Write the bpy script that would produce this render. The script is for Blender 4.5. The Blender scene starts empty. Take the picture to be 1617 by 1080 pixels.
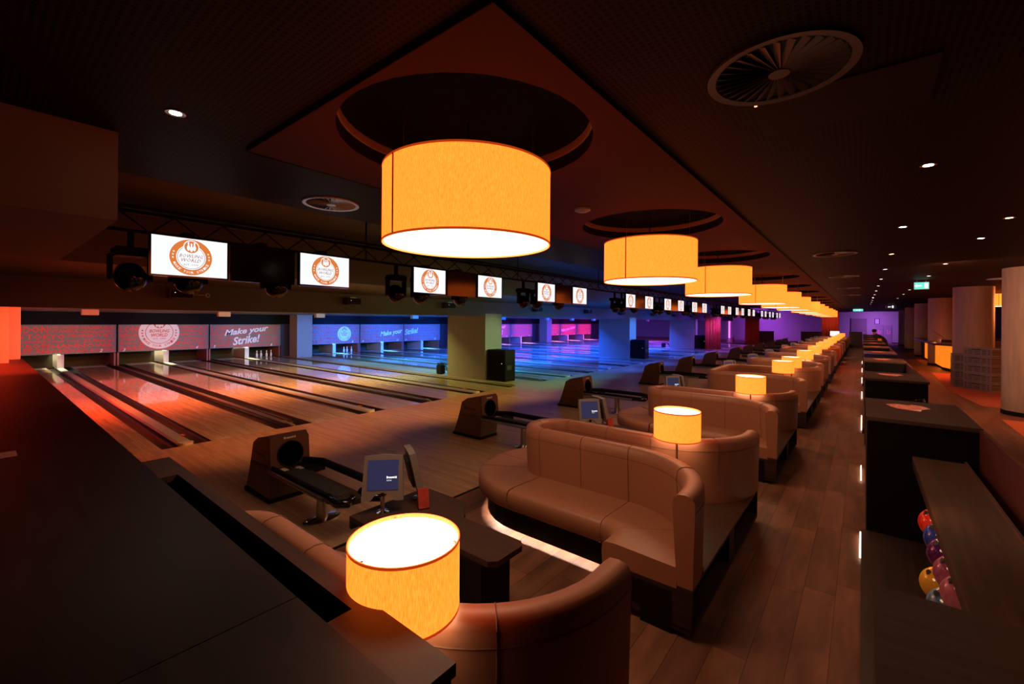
import bpy, bmesh, math, random
from mathutils import Vector, Matrix
random.seed(7)
sc = bpy.context.scene
COL = sc.collection
PI = math.pi
sin, cos = math.sin, math.cos

# ------------------------------------------------------------ camera, world, exposure
YAW, ROLL, FPX, EYE = 0.6794, 0.0072, 685.5, 2.1
cd = bpy.data.cameras.new('camera')
cam = bpy.data.objects.new('camera', cd); COL.objects.link(cam)
fw = Vector((-sin(YAW), cos(YAW), 0)); rt = Vector((cos(YAW), sin(YAW), 0)); up = Vector((0, 0, 1))
cx = rt * cos(ROLL) + up * sin(ROLL); cy = up * cos(ROLL) - rt * sin(ROLL)
m3 = Matrix((cx, cy, -fw)).transposed()
cam.matrix_world = Matrix.Translation((0, 0, EYE)) @ m3.to_4x4()
cd.sensor_width = 36; cd.lens = FPX / 1617 * 36; cd.shift_y = -32.9 / 1617
cd.clip_start = 0.02; cd.clip_end = 300
sc.camera = cam
sc.view_settings.view_transform = 'Standard'; sc.view_settings.look = 'None'
sc.view_settings.gamma = 1; sc.view_settings.use_curve_mapping = False
sc.view_settings.exposure = 0.0
w = bpy.data.worlds.new('world'); sc.world = w; w.use_nodes = True
w.node_tree.nodes['Background'].inputs[0].default_value = (0.9, 0.45, 0.3, 1)
w.node_tree.nodes['Background'].inputs[1].default_value = 0.004

RED = (1, .03, .008); ORANGE = (1, .36, .1); WARM = (1, .62, .32); GREEN = (.55, 1, .12); CYAN = (.03, .45, 1)
BLUE = (.02, .16, 1); VIOLET = (.22, .04, 1); PURPLE = (.42, .08, 1); PINK = (1, .03, .35)

def light(name, kind, loc, col, power, size=None, size_y=None, aim=None, spot=None, blend=.6, spread=None):
    d = bpy.data.lights.new(name, kind); d.energy = power; d.color = col
    if kind == 'AREA':
        d.shape = 'RECTANGLE' if size_y else 'DISK'; d.size = size or .2
        if size_y: d.size_y = size_y
        if spread: d.spread = spread
    else: d.shadow_soft_size = size or .05
    if kind == 'SPOT': d.spot_size = math.radians(spot or 90); d.spot_blend = blend
    o = bpy.data.objects.new(name, d); COL.objects.link(o); o.location = loc
    if aim is not None:
        v = Vector(aim) - Vector(loc); o.rotation_euler = v.to_track_quat('-Z', 'Y').to_euler()
    return o

PAIR0, GRP = (2.33, 5.83, 9.4), 12.1
PAIRS = [p + GRP * g for g in range(4) for p in PAIR0]

# coloured lights added unseen under the low ceiling to wash the lanes
WASH = [(1.0, RED, 260), (2.8, (1, .12, .03), 130), (4.8, (1, .33, .13), 160), (7.2, (1, .52, .2), 170), (9.4, (.75, .85, .22), 150),
        (13.4, (.02, .55, .6), 260), (15.6, (.01, .17, 1), 620), (18.6, (.006, .08, 1), 900), (21.6, (.006, .075, 1), 1000), (26.6, (.006, .075, 1), 1000), (30.0, (.01, .10, 1), 1000),
        (33.6, (.03, .08, 1), 900), (38.6, (.12, .04, 1), 800), (42.5, (.3, .05, 1), 600), (46.0, PURPLE, 420)]
for y, c, p in WASH:      # bare area strips with no fitting, shining down on the lanes
    light('lane wash', 'AREA', (-13.2, y, 2.28), c, p * .9, 1.6, .3, aim=(-14.6, y, 0))
    light('lane wash', 'AREA', (-18.4, y, 2.30), c, p * (.6 if y > 12 else .25), 1.6, .3, aim=(-19.6, y, 0))
# coloured heads on the truss, washing the bowling approach
APW = [(1.2, (1, .14, .04), 90, -1), (3.6, (1, .36, .11), 260, 0), (6.6, (1, .44, .14), 290, 0), (9.6, (1, .66, .2), 170, 0), (12.4, (.28, 1, .12), 260, -.6), (15.0, (.03, .35, 1), 420, -1.2),
       (18, (.008, .09, 1), 1300, -1.2), (21.6, (.008, .085, 1), 1400, -1.2), (26.5, (.008, .085, 1), 1400, -1.2), (30, (.02, .11, 1), 1400, -1.2), (34.0, (.08, .06, 1), 1200, -1.2), (39, (.2, .05, 1), 800, -1.2), (44, PURPLE, 600, -1.2)]
for y, c, p, dx in APW:
    light('approach wash', 'SPOT', (-6.75, y, 2.95), c, p * 1.3, .06, aim=(-8.6 + dx, y + .2, 0), spot=92, blend=1)
for yy, c, p in ((11.7, (.75, .95, .6), 330), (24.2, (.02, .2, 1), 2200), (36.6, (.25, .1, 1), 1600)):
    light('column spot', 'SPOT', (-6.75, yy, 2.95), c, p, .05, aim=(-10.46, yy, 1.2), spot=38, blend=.8)
for y, c, p in ((1.5, (1, .08, .02), 3), (5, (1, .5, .2), 3), (8.5, (.8, .9, .25), 5), (11.5, (.35, .9, .4), 4), (15, (.02, .35, 1), 18), (19, (.01, .2, 1), 26), (24, (.01, .16, 1), 26), (29, (.01, .16, 1), 26), (35, (.1, .08, 1), 22), (41, VIOLET, 18)):
    light('fascia wash', 'AREA', (-8.3, y, 2.5), c, p, 2.5, .2, aim=(-10.5, y, 2.5))  # area strips without fittings, added to colour the fascia
BANK = [WARM, (.006, .115, 1), (.62, .05, 1), (1, .02, .34)]
for g in range(3): light('pier fill light', 'SPOT', (-19.5, 11.6 + 12.15 * g, 2.2), ((.01, .2, 1), (.05, .1, 1), (.3, .03, 1))[g], 600, .1, aim=(-24.3, 11.6 + 12.15 * g, 1.1), spot=26)  # unseen spots added to tint the far piers
for g in range(4):
    for j, p in enumerate(PAIR0):
        y = p - .2 + GRP * g
        c = BANK[g]
        if g == 0: c = ((1, .72, .42), (1, .84, .52), (.8, .95, .8))[j]
        light('mask lamp', 'SPOT', (-18.9, y, 2.2), c, (360, 5600, 2600, 3000)[g], .12, aim=(-25.7, y, 1.3), spot=31, blend=.8)
        light('pin deck lamp', 'AREA', (-25.95, y, .62), ((1, .85, .5), (.2, .8, 1), (.8, .4, 1), (1, .3, .7))[g], 34, .2, 3.1, aim=(-25.9, y, 0), spread=math.radians(70))
light('end wall glow', 'AREA', (-9, 59.5, 3.4), PURPLE, 380, 1, 10, aim=(-9, 62, 1.8))
light('end wall glow', 'AREA', (1.0, 60.0, 3.5), (.5, .16, 1), 260, 1, 5, aim=(1.0, 62, 1.8))
light('wall side glow', 'SPOT', (-14.9, .9, 2.2), RED, 50, .1, aim=(-15.85, .5, 1.6), spot=120)
light('side wall red', 'AREA', (-13.2, .62, 1.45), RED, 26, .8, .8, aim=(-14.7, .62, 1.7))
light('bar glow', 'AREA', (6.5, 26, 3.2), (1, .22, .05), 420, 2, 2, aim=(3.2, 23, .5))
light('bar glow', 'AREA', (5.5, 14, 3.2), (1, .25, .06), 200, 2, 2, aim=(3.4, 17, .5))
light('bar glow', 'AREA', (2.0, 26.0, 3.3), (1, .14, .03), 190, 1, 8, aim=(1.9, 26, 0))
light('curtain warm light', 'SPOT', (-2.4, 52.5, 3.3), (1, .4, .15), 160, .05, aim=(-2.5, 55, 1.6), spot=80)
light('curtain light', 'SPOT', (-7.6, 34.0, 3.2), (1, .2, .5), 160, .05, aim=(-9, 36, 1.2), spot=50)
light('column violet wash', 'AREA', (.9, 18.0, 3.3), (.45, .2, 1), 18, .5, 8, aim=(3, 20, 1.5))  # unseen area light added to tint the round columns violet
light('column tan wash', 'AREA', (1.4, 13.0, 3.3), (1, .5, .3), 110, .5, 3, aim=(2.8, 16, 1.2))  # unseen area light added to brighten the round columns

# ------------------------------------------------------------ materials
MATS = {}
def nm(name):
    m = bpy.data.materials.new(name); m.use_nodes = True; MATS[name] = m
    return m, m.node_tree, m.node_tree.nodes, m.node_tree.links, m.node_tree.nodes['Principled BSDF']
def mat(name, col, rough=.5, metal=0, emit=None, es=0, noise=0, nscale=20, bump=0, spec=.5, coat=0, sheen=0):
    if name in MATS: return MATS[name]
    m, nt, N, L, b = nm(name)
    b.inputs['Base Color'].default_value = (*col, 1); b.inputs['Roughness'].default_value = rough
    b.inputs['Metallic'].default_value = metal; b.inputs['Specular IOR Level'].default_value = spec
    b.inputs['Coat Weight'].default_value = coat
    if emit: b.inputs['Emission Color'].default_value = (*emit, 1); b.inputs['Emission Strength'].default_value = es
    if noise or bump:
        tc = N.new('ShaderNodeTexCoord'); n = N.new('ShaderNodeTexNoise'); n.inputs['Scale'].default_value = nscale; n.inputs['Detail'].default_value = 4
        L.new(tc.outputs['Object'], n.inputs['Vector'])
        if noise:
            mx = N.new('ShaderNodeMix'); mx.data_type = 'RGBA'
            mx.inputs[6].default_value = (*[c * (1 - noise) for c in col], 1); mx.inputs[7].default_value = (*[min(1, c * (1 + noise)) for c in col], 1)
            L.new(n.outputs['Fac'], mx.inputs[0]); L.new(mx.outputs[2], b.inputs['Base Color'])
        if bump:
            bp = N.new('ShaderNodeBump'); bp.inputs['Strength'].default_value = bump; bp.inputs['Distance'].default_value = .004
            L.new(n.outputs['Fac'], bp.inputs['Height']); L.new(bp.outputs[0], b.inputs['Normal'])
    return m
def wood(name, c1, c2, axis='X', rough=.4, scale=6., stretch=12., boards=0, random_tone=0, spec=.5, rough_var=0.1):
    """grain stretched along axis; boards = width of narrow strips running along axis"""
    m, nt, N, L, b = nm(name)
    tc = N.new('ShaderNodeTexCoord'); mp = N.new('ShaderNodeMapping')
    s = [stretch, stretch, stretch]; s['XYZ'.index(axis)] = 1
    mp.inputs['Scale'].default_value = [v * scale / 6 for v in s]
    L.new(tc.outputs['Object'], mp.inputs['Vector'])
    n = N.new('ShaderNodeTexNoise'); n.inputs['Scale'].default_value = 2.2; n.inputs['Detail'].default_value = 6; n.inputs['Distortion'].default_value = .6
    oi = N.new('ShaderNodeObjectInfo')
    n.noise_dimensions = '4D'; L.new(mp.outputs[0], n.inputs['Vector'])
    mw = N.new('ShaderNodeMath'); mw.operation = 'MULTIPLY'; mw.inputs[1].default_value = 30 * (1 if random_tone else 0)
    L.new(oi.outputs['Random'], mw.inputs[0]); L.new(mw.outputs[0], n.inputs['W'])
    mx = N.new('ShaderNodeMix'); mx.data_type = 'RGBA'
    mx.inputs[6].default_value = (*c1, 1); mx.inputs[7].default_value = (*c2, 1)
    cr = N.new('ShaderNodeMapRange'); cr.inputs[1].default_value = .3; cr.inputs[2].default_value = .7
    L.new(n.outputs['Fac'], cr.inputs[0]); L.new(cr.outputs[0], mx.inputs[0])
    out = mx.outputs[2]
    if boards:
        br = N.new('ShaderNodeTexBrick'); br.inputs['Scale'].default_value = 1
        br.inputs['Brick Width'].default_value = boards * 22; br.inputs['Row Height'].default_value = boards
        br.inputs['Mortar Size'].default_value = boards * .03; br.inputs['Mortar Smooth'].default_value = .3
        br.inputs['Color1'].default_value = (1, 1, 1, 1); br.inputs['Color2'].default_value = (.72, .68, .64, 1); br.inputs['Mortar'].default_value = (.4, .36, .33, 1)
        br.offset = .37
        if axis == 'Y':
            m2 = N.new('ShaderNodeMapping'); m2.inputs['Rotation'].default_value = (0, 0, PI / 2); L.new(tc.outputs['Object'], m2.inputs[0]); L.new(m2.outputs[0], br.inputs[0])
        else: L.new(tc.outputs['Object'], br.inputs[0])
        mm = N.new('ShaderNodeMix'); mm.data_type = 'RGBA'; mm.blend_type = 'MULTIPLY'; mm.inputs[0].default_value = 1
        L.new(out, mm.inputs[6]); L.new(br.outputs['Color'], mm.inputs[7]); out = mm.outputs[2]
    if random_tone:
        mr = N.new('ShaderNodeMapRange'); mr.inputs[3].default_value = 1 - random_tone; mr.inputs[4].default_value = 1 + random_tone
        L.new(oi.outputs['Random'], mr.inputs[0])
        mm = N.new('ShaderNodeMix'); mm.data_type = 'RGBA'; mm.blend_type = 'MULTIPLY'; mm.inputs[0].default_value = 1
        L.new(out, mm.inputs[6]); L.new(mr.outputs[0], mm.inputs[7]); out = mm.outputs[2]
    L.new(out, b.inputs['Base Color'])
    rr = N.new('ShaderNodeMapRange'); rr.inputs[3].default_value = rough; rr.inputs[4].default_value = rough + rough_var
    L.new(n.outputs['Fac'], rr.inputs[0]); L.new(rr.outputs[0], b.inputs['Roughness'])
    b.inputs['Specular IOR Level'].default_value = spec
    return m

def perforated(name, col, hole, pitch, r):
    m, nt, N, L, b = nm(name)
    tc = N.new('ShaderNodeTexCoord'); sx = N.new('ShaderNodeSeparateXYZ'); L.new(tc.outputs['Object'], sx.inputs[0])
    def mth(op, a, c=None):
        n = N.new('ShaderNodeMath'); n.operation = op
        for i, v in enumerate((a, c)):
            if v is None: continue
            if isinstance(v, (int, float)): n.inputs[i].default_value = v
            else: L.new(v, n.inputs[i])
        return n.outputs[0]
    fx = mth('SUBTRACT', mth('FRACT', mth('DIVIDE', sx.outputs['X'], pitch)), .5)
    fy = mth('SUBTRACT', mth('FRACT', mth('DIVIDE', sx.outputs['Y'], pitch)), .5)
    d = mth('ADD', mth('MULTIPLY', fx, fx), mth('MULTIPLY', fy, fy))
    h = mth('LESS_THAN', d, r * r)
    mx = N.new('ShaderNodeMix'); mx.data_type = 'RGBA'; mx.inputs[6].default_value = (*col, 1); mx.inputs[7].default_value = (*hole, 1)
    L.new(h, mx.inputs[0]); L.new(mx.outputs[2], b.inputs['Base Color']); b.inputs['Roughness'].default_value = .6
    b.inputs['Specular IOR Level'].default_value = .05
    return m

def shade_mat(name, c1, c2, strength):
    m, nt, N, L, b = nm(name)
    tc = N.new('ShaderNodeTexCoord'); mp = N.new('ShaderNodeMapping'); mp.inputs['Scale'].default_value = (110, 110, 11); L.new(tc.outputs['Object'], mp.inputs[0])
    n = N.new('ShaderNodeTexNoise'); n.inputs['Scale'].default_value = 3; n.inputs['Detail'].default_value = 5; L.new(mp.outputs[0], n.inputs['Vector'])
    mr = N.new('ShaderNodeMapRange'); mr.inputs[1].default_value = .25; mr.inputs[2].default_value = .75; L.new(n.outputs['Fac'], mr.inputs[0])
    mx = N.new('ShaderNodeMix'); mx.data_type = 'RGBA'; mx.inputs[6].default_value = (*c1, 1); mx.inputs[7].default_value = (*c2, 1); L.new(mr.outputs[0], mx.inputs[0])
    L.new(mx.outputs[2], b.inputs['Emission Color']); b.inputs['Emission Strength'].default_value = strength
    b.inputs['Base Color'].default_value = (.6, .35, .15, 1); b.inputs['Roughness'].default_value = .9
    return m
def glow(name, col, s):
    if name in MATS: return MATS[name]
    m, nt, N, L, b = nm(name); b.inputs['Base Color'].default_value = (0, 0, 0, 1)
    b.inputs['Emission Color'].default_value = (*col, 1); b.inputs['Emission Strength'].default_value = s
    return m

DARKW = wood('dark walnut', (.020, .010, .006), (.048, .022, .012), 'X', .45, scale=5, spec=.3)
DARKWY = wood('dark walnut lengthwise', (.020, .011, .007), (.050, .026, .015), 'Y', .38, scale=5)
TABLEW = wood('table walnut', (.034, .014, .007), (.075, .030, .015), 'X', .42, scale=6, spec=.3)
COUNTER = wood('black brown counter laminate', (.0055, .0024, .002), (.021, .0092, .0065), 'X', .44, scale=5, spec=.25)
RAILW = wood('counter rail walnut', (.035, .015, .010), (.075, .033, .022), 'X', .45, scale=6, spec=.3)
SLABW = wood('rack shelf walnut', (.07, .034, .018), (.15, .075, .040), 'Y', .4, scale=5)
PLANK = wood('brown floor plank', (.11, .042, .020), (.27, .105, .052), 'Y', .5, scale=4, stretch=5, random_tone=.2, spec=.4)
FLOORB = wood('brown board floor', (.11, .042, .020), (.27, .105, .052), 'Y', .45, scale=4, stretch=8, boards=.2)
APPR = wood('approach maple', (.44, .26, .14), (.58, .36, .21), 'X', .30, scale=4, stretch=10, boards=.06)
LANEM = wood('oiled lane maple', (.52, .36, .23), (.60, .43, .28), 'X', .055, scale=4, stretch=10, boards=.04, rough_var=.0, spec=.65)
LEATHER = mat('tan leather', (.37, .15, .078), .48, noise=.08, nscale=6, bump=.06)
LEATHERD = mat('tan leather seam', (.16, .065, .035), .5)
BLACK = mat('matt black', (.005, .0045, .0045), .6, spec=.2)
BLACKG = mat('gloss black', (.006, .006, .006), .12)
DGREY = mat('dark grey', (.03, .028, .027), .5)
GUT = mat('gutter grey', (.014, .013, .011), .4, spec=.3)
CAPM = mat('capping pale plastic', (.34, .34, .31), .3)
CHROME = mat('chrome', (.8, .8, .8), .15, 1)
STEEL = mat('brushed steel', (.45, .43, .4), .35, 1)
HOOD = mat('brown hood plastic', (.095, .05, .034), .32, coat=.3)
HOODF = mat('brown hood face', (.10, .043, .028), .3, coat=.3)
GREYP = mat('grey plastic', (.22, .19, .165), .4)
WHITE = mat('white plastic', (.8, .78, .74), .4)
COLM = mat('column wallpaper', (.24, .22, .17), .75, noise=.12, nscale=60, bump=.15)
COLSIDE = COLM
ROUNDM = wood('column veneer', (.30, .20, .14), (.40, .28, .20), 'Z', .45, scale=3)
WALLM = mat('plaster wall', (.42, .38, .38), .8)
REDW = mat('side wall plaster', (.45, .40, .38), .8)
FASC = mat('fascia paint', (.085, .075, .065), .6)
CEILD = mat('dark ceiling paint', (.02, .016, .014), .7)
CEILS = mat('smooth ceiling plaster', (.062, .016, .006), .8, spec=.1)
PERF = perforated('perforated ceiling metal', (.022, .009, .006), (.004, .002, .002), .034, .30)
CURT = mat('red curtain velvet', (.55, .06, .04), .8, noise=.2, nscale=4)
MASKBG = mat('mask board print ground', (.21, .21, .18), .6, spec=.2)
MASKRED = mat('mask board print red', (.70, .10, .07), .6, spec=.2)
MASKWH = mat('mask board print white', (.80, .82, .74), .5)
PINM = mat('white pin', (.85, .84, .8), .25)
PINRED = mat('pin red stripe', (.6, .03, .02), .3)
CARPET = mat('orange carpet', (.50, .11, .035), .9, noise=.2, nscale=90)
SHADE = shade_mat('orange drum shade cloth', (1.0, .088, .004), (1.0, .185, .020), 3.0)
DIFF = glow('lamp diffuser', (1, .86, .66), 3.2)
SCRW = glow('screen white', (.93, .97, 1), 1.05)
SCRO = glow('screen orange', (1, .27, .055), .75)
SCRP = glow('screen dark pink print', (.62, .13, .13), .55)
SCRB = glow('console screen blue', (.05, .055, .16), .42)
LED = glow('led strip', (1, .78, .62), 110)
PITM = mat('pit curtain', (.05, .045, .03), .9, noise=.4, nscale=80)
KICK = mat('kickback plate', (.5, .47, .42), .4)
ORGP = None

# ------------------------------------------------------------ mesh helpers
class MB:
    def __init__(s): s.v = []; s.f = []; s.smooth = []
    def add(s, vs, fs, sm=False):
        o = len(s.v); s.v += [tuple(v) for v in vs]; s.f += [tuple(i + o for i in f) for f in fs]; s.smooth += [sm] * len(fs); return s
    def box(s, x0, y0, z0, x1, y1, z1, b=0):
        if b:
            bm = bmesh.new(); bmesh.ops.create_cube(bm, size=1)
            for v in bm.verts: v.co = Vector(((x0 + x1) / 2 + v.co.x * (x1 - x0), (y0 + y1) / 2 + v.co.y * (y1 - y0), (z0 + z1) / 2 + v.co.z * (z1 - z0)))
            bmesh.ops.bevel(bm, geom=bm.edges[:], offset=b, segments=2, affect='EDGES')
            bm.verts.index_update()
            s.add([v.co[:] for v in bm.verts], [[v.index for v in f.verts] for f in bm.faces]); bm.free(); return s
        return s.add([(x0, y0, z0), (x1, y0, z0), (x1, y1, z0), (x0, y1, z0), (x0, y0, z1), (x1, y0, z1), (x1, y1, z1), (x0, y1, z1)],
                     [(0, 3, 2, 1), (4, 5, 6, 7), (0, 1, 5, 4), (1, 2, 6, 5), (2, 3, 7, 6), (3, 0, 4, 7)])
    def prism(s, pts, z0, z1):      # plan outline extruded in z
        n = len(pts)
        return s.add([(x, y, z0) for x, y in pts] + [(x, y, z1) for x, y in pts],
                     [tuple(range(n - 1, -1, -1)), tuple(range(n, 2 * n))] + [(i, (i + 1) % n, (i + 1) % n + n, i + n) for i in range(n)])
    def prismY(s, pts, y0, y1):     # xz outline extruded in y
        n = len(pts)
        return s.add([(x, y0, z) for x, z in pts] + [(x, y1, z) for x, z in pts],
                     [tuple(range(n)), tuple(range(2 * n - 1, n - 1, -1))] + [(i, i + n, (i + 1) % n + n, (i + 1) % n) for i in range(n)])
    def lathe(s, prof, c=(0, 0), n=32, caps=True, sm=True):
        vs = []; fs = []
        for r, z in prof:
            for i in range(n): a = 2 * PI * i / n; vs.append((c[0] + r * cos(a), c[1] + r * sin(a), z))
        for k in range(len(prof) - 1):
            for i in range(n): j = (i + 1) % n; fs.append((k * n + i, k * n + j, (k + 1) * n + j, (k + 1) * n + i))
        s.add(vs, fs, sm)
        if caps:
            o = len(s.v) - len(vs)
            if prof[0][0] > 1e-4: s.f.append(tuple(o + i for i in range(n - 1, -1, -1))); s.smooth.append(False)
            if prof[-1][0] > 1e-4: s.f.append(tuple(o + (len(prof) - 1) * n + i for i in range(n))); s.smooth.append(False)
        return s
    def tube(s, pts, r, n=8, closed=False):
        pts = [Vector(p) for p in pts]; vs = []; fs = []
        for i, p in enumerate(pts):
            a = pts[max(i - 1, 0)]; b = pts[min(i + 1, len(pts) - 1)]; t = (b - a).normalized()
            u = t.cross(Vector((0, 0, 1)))
            if u.length < 1e-3: u = Vector((1, 0, 0))
            u.normalize(); v = t.cross(u).normalized()
            for k in range(n): q = 2 * PI * k / n; vs.append(p + u * r * cos(q) + v * r * sin(q))
        for i in range(len(pts) - 1):
            for k in range(n): j = (k + 1) % n; fs.append((i * n + k, i * n + j, (i + 1) * n + j, (i + 1) * n + k))
        fs.append(tuple(range(n))); fs.append(tuple((len(pts) - 1) * n + k for k in range(n - 1, -1, -1)))
        return s.add(vs, fs, True)
    def sweep(s, path, sec, sm=True, taper=False):
        """path: list of (x,y,nx,ny); sec: list of (n,z) closed polygon"""
        m = len(sec); vs = []; fs = []
        cn = sum(a for a, _ in sec) / m; czz = sum(b for _, b in sec) / m
        L = len(path)
        for i, (x, y, nx, ny) in enumerate(path):
            k = 1.0
            if taper and (i == 0 or i == L - 1): k = .8
            for a, z in sec:
                a2 = cn + (a - cn) * k; z2 = czz + (z - czz) * (k if z > czz else 1) if taper else z
                vs.append((x + nx * a2, y + ny * a2, z2))
        for i in range(L - 1):
            for k in range(m): j = (k + 1) % m; fs.append((i * m + k, i * m + j, (i + 1) * m + j, (i + 1) * m + k))
        s.add(vs, fs, sm); o = len(s.v) - len(vs)
        s.f.append(tuple(o + k for k in range(m - 1, -1, -1))); s.smooth.append(False)
        s.f.append(tuple(o + (L - 1) * m + k for k in range(m))); s.smooth.append(False)
        return s
    def mesh(s, name, m, angle=None):
        me = bpy.data.meshes.new(name); me.from_pydata(s.v, [], s.f); me.validate()
        bm = bmesh.new(); bm.from_mesh(me); bmesh.ops.recalc_face_normals(bm, faces=bm.faces[:]); bm.to_mesh(me); bm.free()
        if len(me.polygons) == len(s.smooth): me.polygons.foreach_set('use_smooth', s.smooth)
        me.materials.append(m)
        if any(s.smooth):
            try: me.set_sharp_from_angle(angle=math.radians(50))
            except Exception: pass
        return me
    def ob(s, name, m, parent=None, loc=(0, 0, 0), rz=0):
        o = bpy.data.objects.new(name, s.mesh(name, m)); COL.objects.link(o); o.location = loc; o.rotation_euler = (0, 0, rz)
        if parent is not None: o.parent = parent
        return o
def bx(x0, y0, z0, x1, y1, z1, b=0): return MB().box(x0, y0, z0, x1, y1, z1, b)
def empty(name, loc=(0, 0, 0), rz=0):
    o = bpy.data.objects.new(name, None); COL.objects.link(o); o.location = loc; o.rotation_euler = (0, 0, rz); o.empty_display_size = .1; return o
def tag(o, label, cat, group=None, kind=None):
    o['label'] = label; o['category'] = cat
    if group: o['group'] = group
    if kind: o['kind'] = kind
    return o
def struct(o, label=None):
    o['kind'] = 'structure'
    if label: o['label'] = label
    return o
KIDS = {}
def copy_tree(o, loc=None, rz=None, parent=None):
    c = o.copy(); COL.objects.link(c)
    if parent is not None: c.parent = parent
    for ch in list(o.children): copy_tree(ch, parent=c)
    if loc is not None: c.location = loc
    if rz is not None: c.rotation_euler = (0, 0, rz)
    return c
ORD = ['first', 'second', 'third', 'fourth', 'fifth', 'sixth', 'seventh', 'eighth', 'ninth', 'tenth', 'eleventh', 'twelfth', 'thirteenth', 'fourteenth', 'fifteenth', 'sixteenth', 'seventeenth', 'eighteenth', 'nineteenth', 'twentieth', 'twenty-first', 'twenty-second', 'twenty-third', 'twenty-fourth', 'twenty-fifth', 'twenty-sixth', 'twenty-seventh', 'twenty-eighth', 'twenty-ninth', 'thirtieth']
ORD += ['%dth' % i for i in range(31, 80)]

DG = bpy.context.evaluated_depsgraph_get
def text_mesh(txt, size=1, shear=0, offset=0, ext=0.002, res=2, spacing=1):
    cu = bpy.data.curves.new('t', 'FONT'); cu.body = txt; cu.size = size; cu.shear = shear; cu.offset = offset; cu.extrude = ext; cu.resolution_u = res
    cu.space_character = spacing
    o = bpy.data.objects.new('t', cu); COL.objects.link(o)
    me = bpy.data.meshes.new_from_object(o.evaluated_get(DG()))
    vs = [v.co.copy() for v in me.vertices]; fs = [tuple(p.vertices) for p in me.polygons]
    bpy.data.objects.remove(o); bpy.data.curves.remove(cu); bpy.data.meshes.remove(me)
    return vs, fs
_tc = {}
def text_fit(mb, txt, box, frame, shear=0, offset=0, ext=.002, keep=False, res=2, rot=0):
    """box (u0,v0,u1,v1) in frame=(origin,U,V,Nrm): text stretched to the box"""
    k = (txt, shear, offset, res)
    if k not in _tc: _tc[k] = text_mesh(txt, 1, shear, offset, .01, res)
    vs, fs = _tc[k]
    x0 = min(v.x for v in vs); x1 = max(v.x for v in vs); y0 = min(v.y for v in vs); y1 = max(v.y for v in vs)
    u0, v0, u1, v1 = box; sx = (u1 - u0) / (x1 - x0); sy = (v1 - v0) / (y1 - y0)
    if keep: sx = sy = min(sx, sy)
    cu, cv = (u0 + u1) / 2, (v0 + v1) / 2; mx, my = (x0 + x1) / 2, (y0 + y1) / 2
    O, U, V, Nn = frame
    out = []
    for v in vs:
        a, b = (v.x - mx) * sx, (v.y - my) * sy
        if rot: a, b = a * cos(rot) - b * sin(rot), a * sin(rot) + b * cos(rot)
        out.append(O + U * (cu + a) + V * (cv + b) + Nn * (ext if v.z > 0 else 0))
    mb.add(out, fs); return mb
def ring(mb, frame, c, r0, r1, n=48, h=.002, base=0, a0=0, a1=2 * PI, ymax=None):
    O, U, V, Nn = frame; vs = []; fs = []
    full = abs(a1 - a0 - 2 * PI) < 1e-6; m = n if full else n + 1
    for i in range(m):
        a = a0 + (a1 - a0) * i / n
        for r, hh in ((r0, base), (r1, base), (r1, base + h), (r0, base + h)):
            u = c[0] + r * cos(a); v = c[1] + r * sin(a)
            if ymax is not None: v = min(v, ymax)
            vs.append(O + U * u + V * v + Nn * hh)
    for i in range(n if full else n):
        j = (i + 1) % m
        for k in range(4): l = (k + 1) % 4; fs.append((i * 4 + k, j * 4 + k, j * 4 + l, i * 4 + l))
    mb.add(vs, fs); return mb
def arc_text(mb, txt, frame, c, r, size, a_mid, step, h=.003, flip=True, base=0):
    n = len(txt)
    for i, ch in enumerate(txt):
        if ch == ' ': continue
        a = a_mid + (i - (n - 1) / 2) * step
        O, U, V, Nn = frame
        p = (c[0] + r * cos(a), c[1] + r * sin(a))
        ra = a + PI / 2 if flip else a - PI / 2
        U2 = U * cos(ra) + V * sin(ra); V2 = -U * sin(ra) + V * cos(ra)
        O2 = O + U * p[0] + V * p[1] + Nn * base
        text_fit(mb, ch, (-size * .4, -size * .5, size * .4, size * .5), (O2, U2, V2, Nn), ext=h, keep=False, offset=.01, res=1)
PINP = [(0, 0), (.025, 0), (.045, .04), (.0605, .115), (.056, .17), (.036, .225), (.0235, .26), (.026, .30), (.0325, .335), (.028, .365), (.012, .381), (0, .381)]
def pin_flat(mb, frame, c, s, base=0, h=.002, ymax=1e9):
    O, U, V, Nn = frame
    pts = [(c[0] + r * s, c[1] + (z - .19) * s) for r, z in PINP] + [(c[0] - r * s, c[1] + (z - .19) * s) for r, z in PINP[::-1][1:-1]]
    pts = [(a, min(b, ymax)) for a, b in pts]; n = len(pts)
    mb.add([O + U * a + V * b + Nn * base for a, b in pts] + [O + U * a + V * b + Nn * (base + h) for a, b in pts],
           [tuple(range(n - 1, -1, -1)), tuple(range(n, 2 * n))] + [(i, (i + 1) % n, (i + 1) % n + n, i + n) for i in range(n)])
def star_flat(mb, frame, c, r, base=0, h=.002):
    O, U, V, Nn = frame
    pts = [(c[0] + (r if i % 2 == 0 else r * .42) * cos(PI / 2 + i * PI / 5), c[1] + (r if i % 2 == 0 else r * .42) * sin(PI / 2 + i * PI / 5)) for i in range(10)]
    cc = O + U * c[0] + V * c[1] + Nn * (base + h)
    mb.add([cc] + [O + U * a + V * b + Nn * (base + h) for a, b in pts], [(0, i + 1, (i + 1) % 10 + 1) for i in range(10)])

# ------------------------------------------------------------ the room shell
ZC, ZS = 3.43, 3.40            # perforated ceiling, smooth dropped ceiling
XF = -8.72                     # foul line
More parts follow.
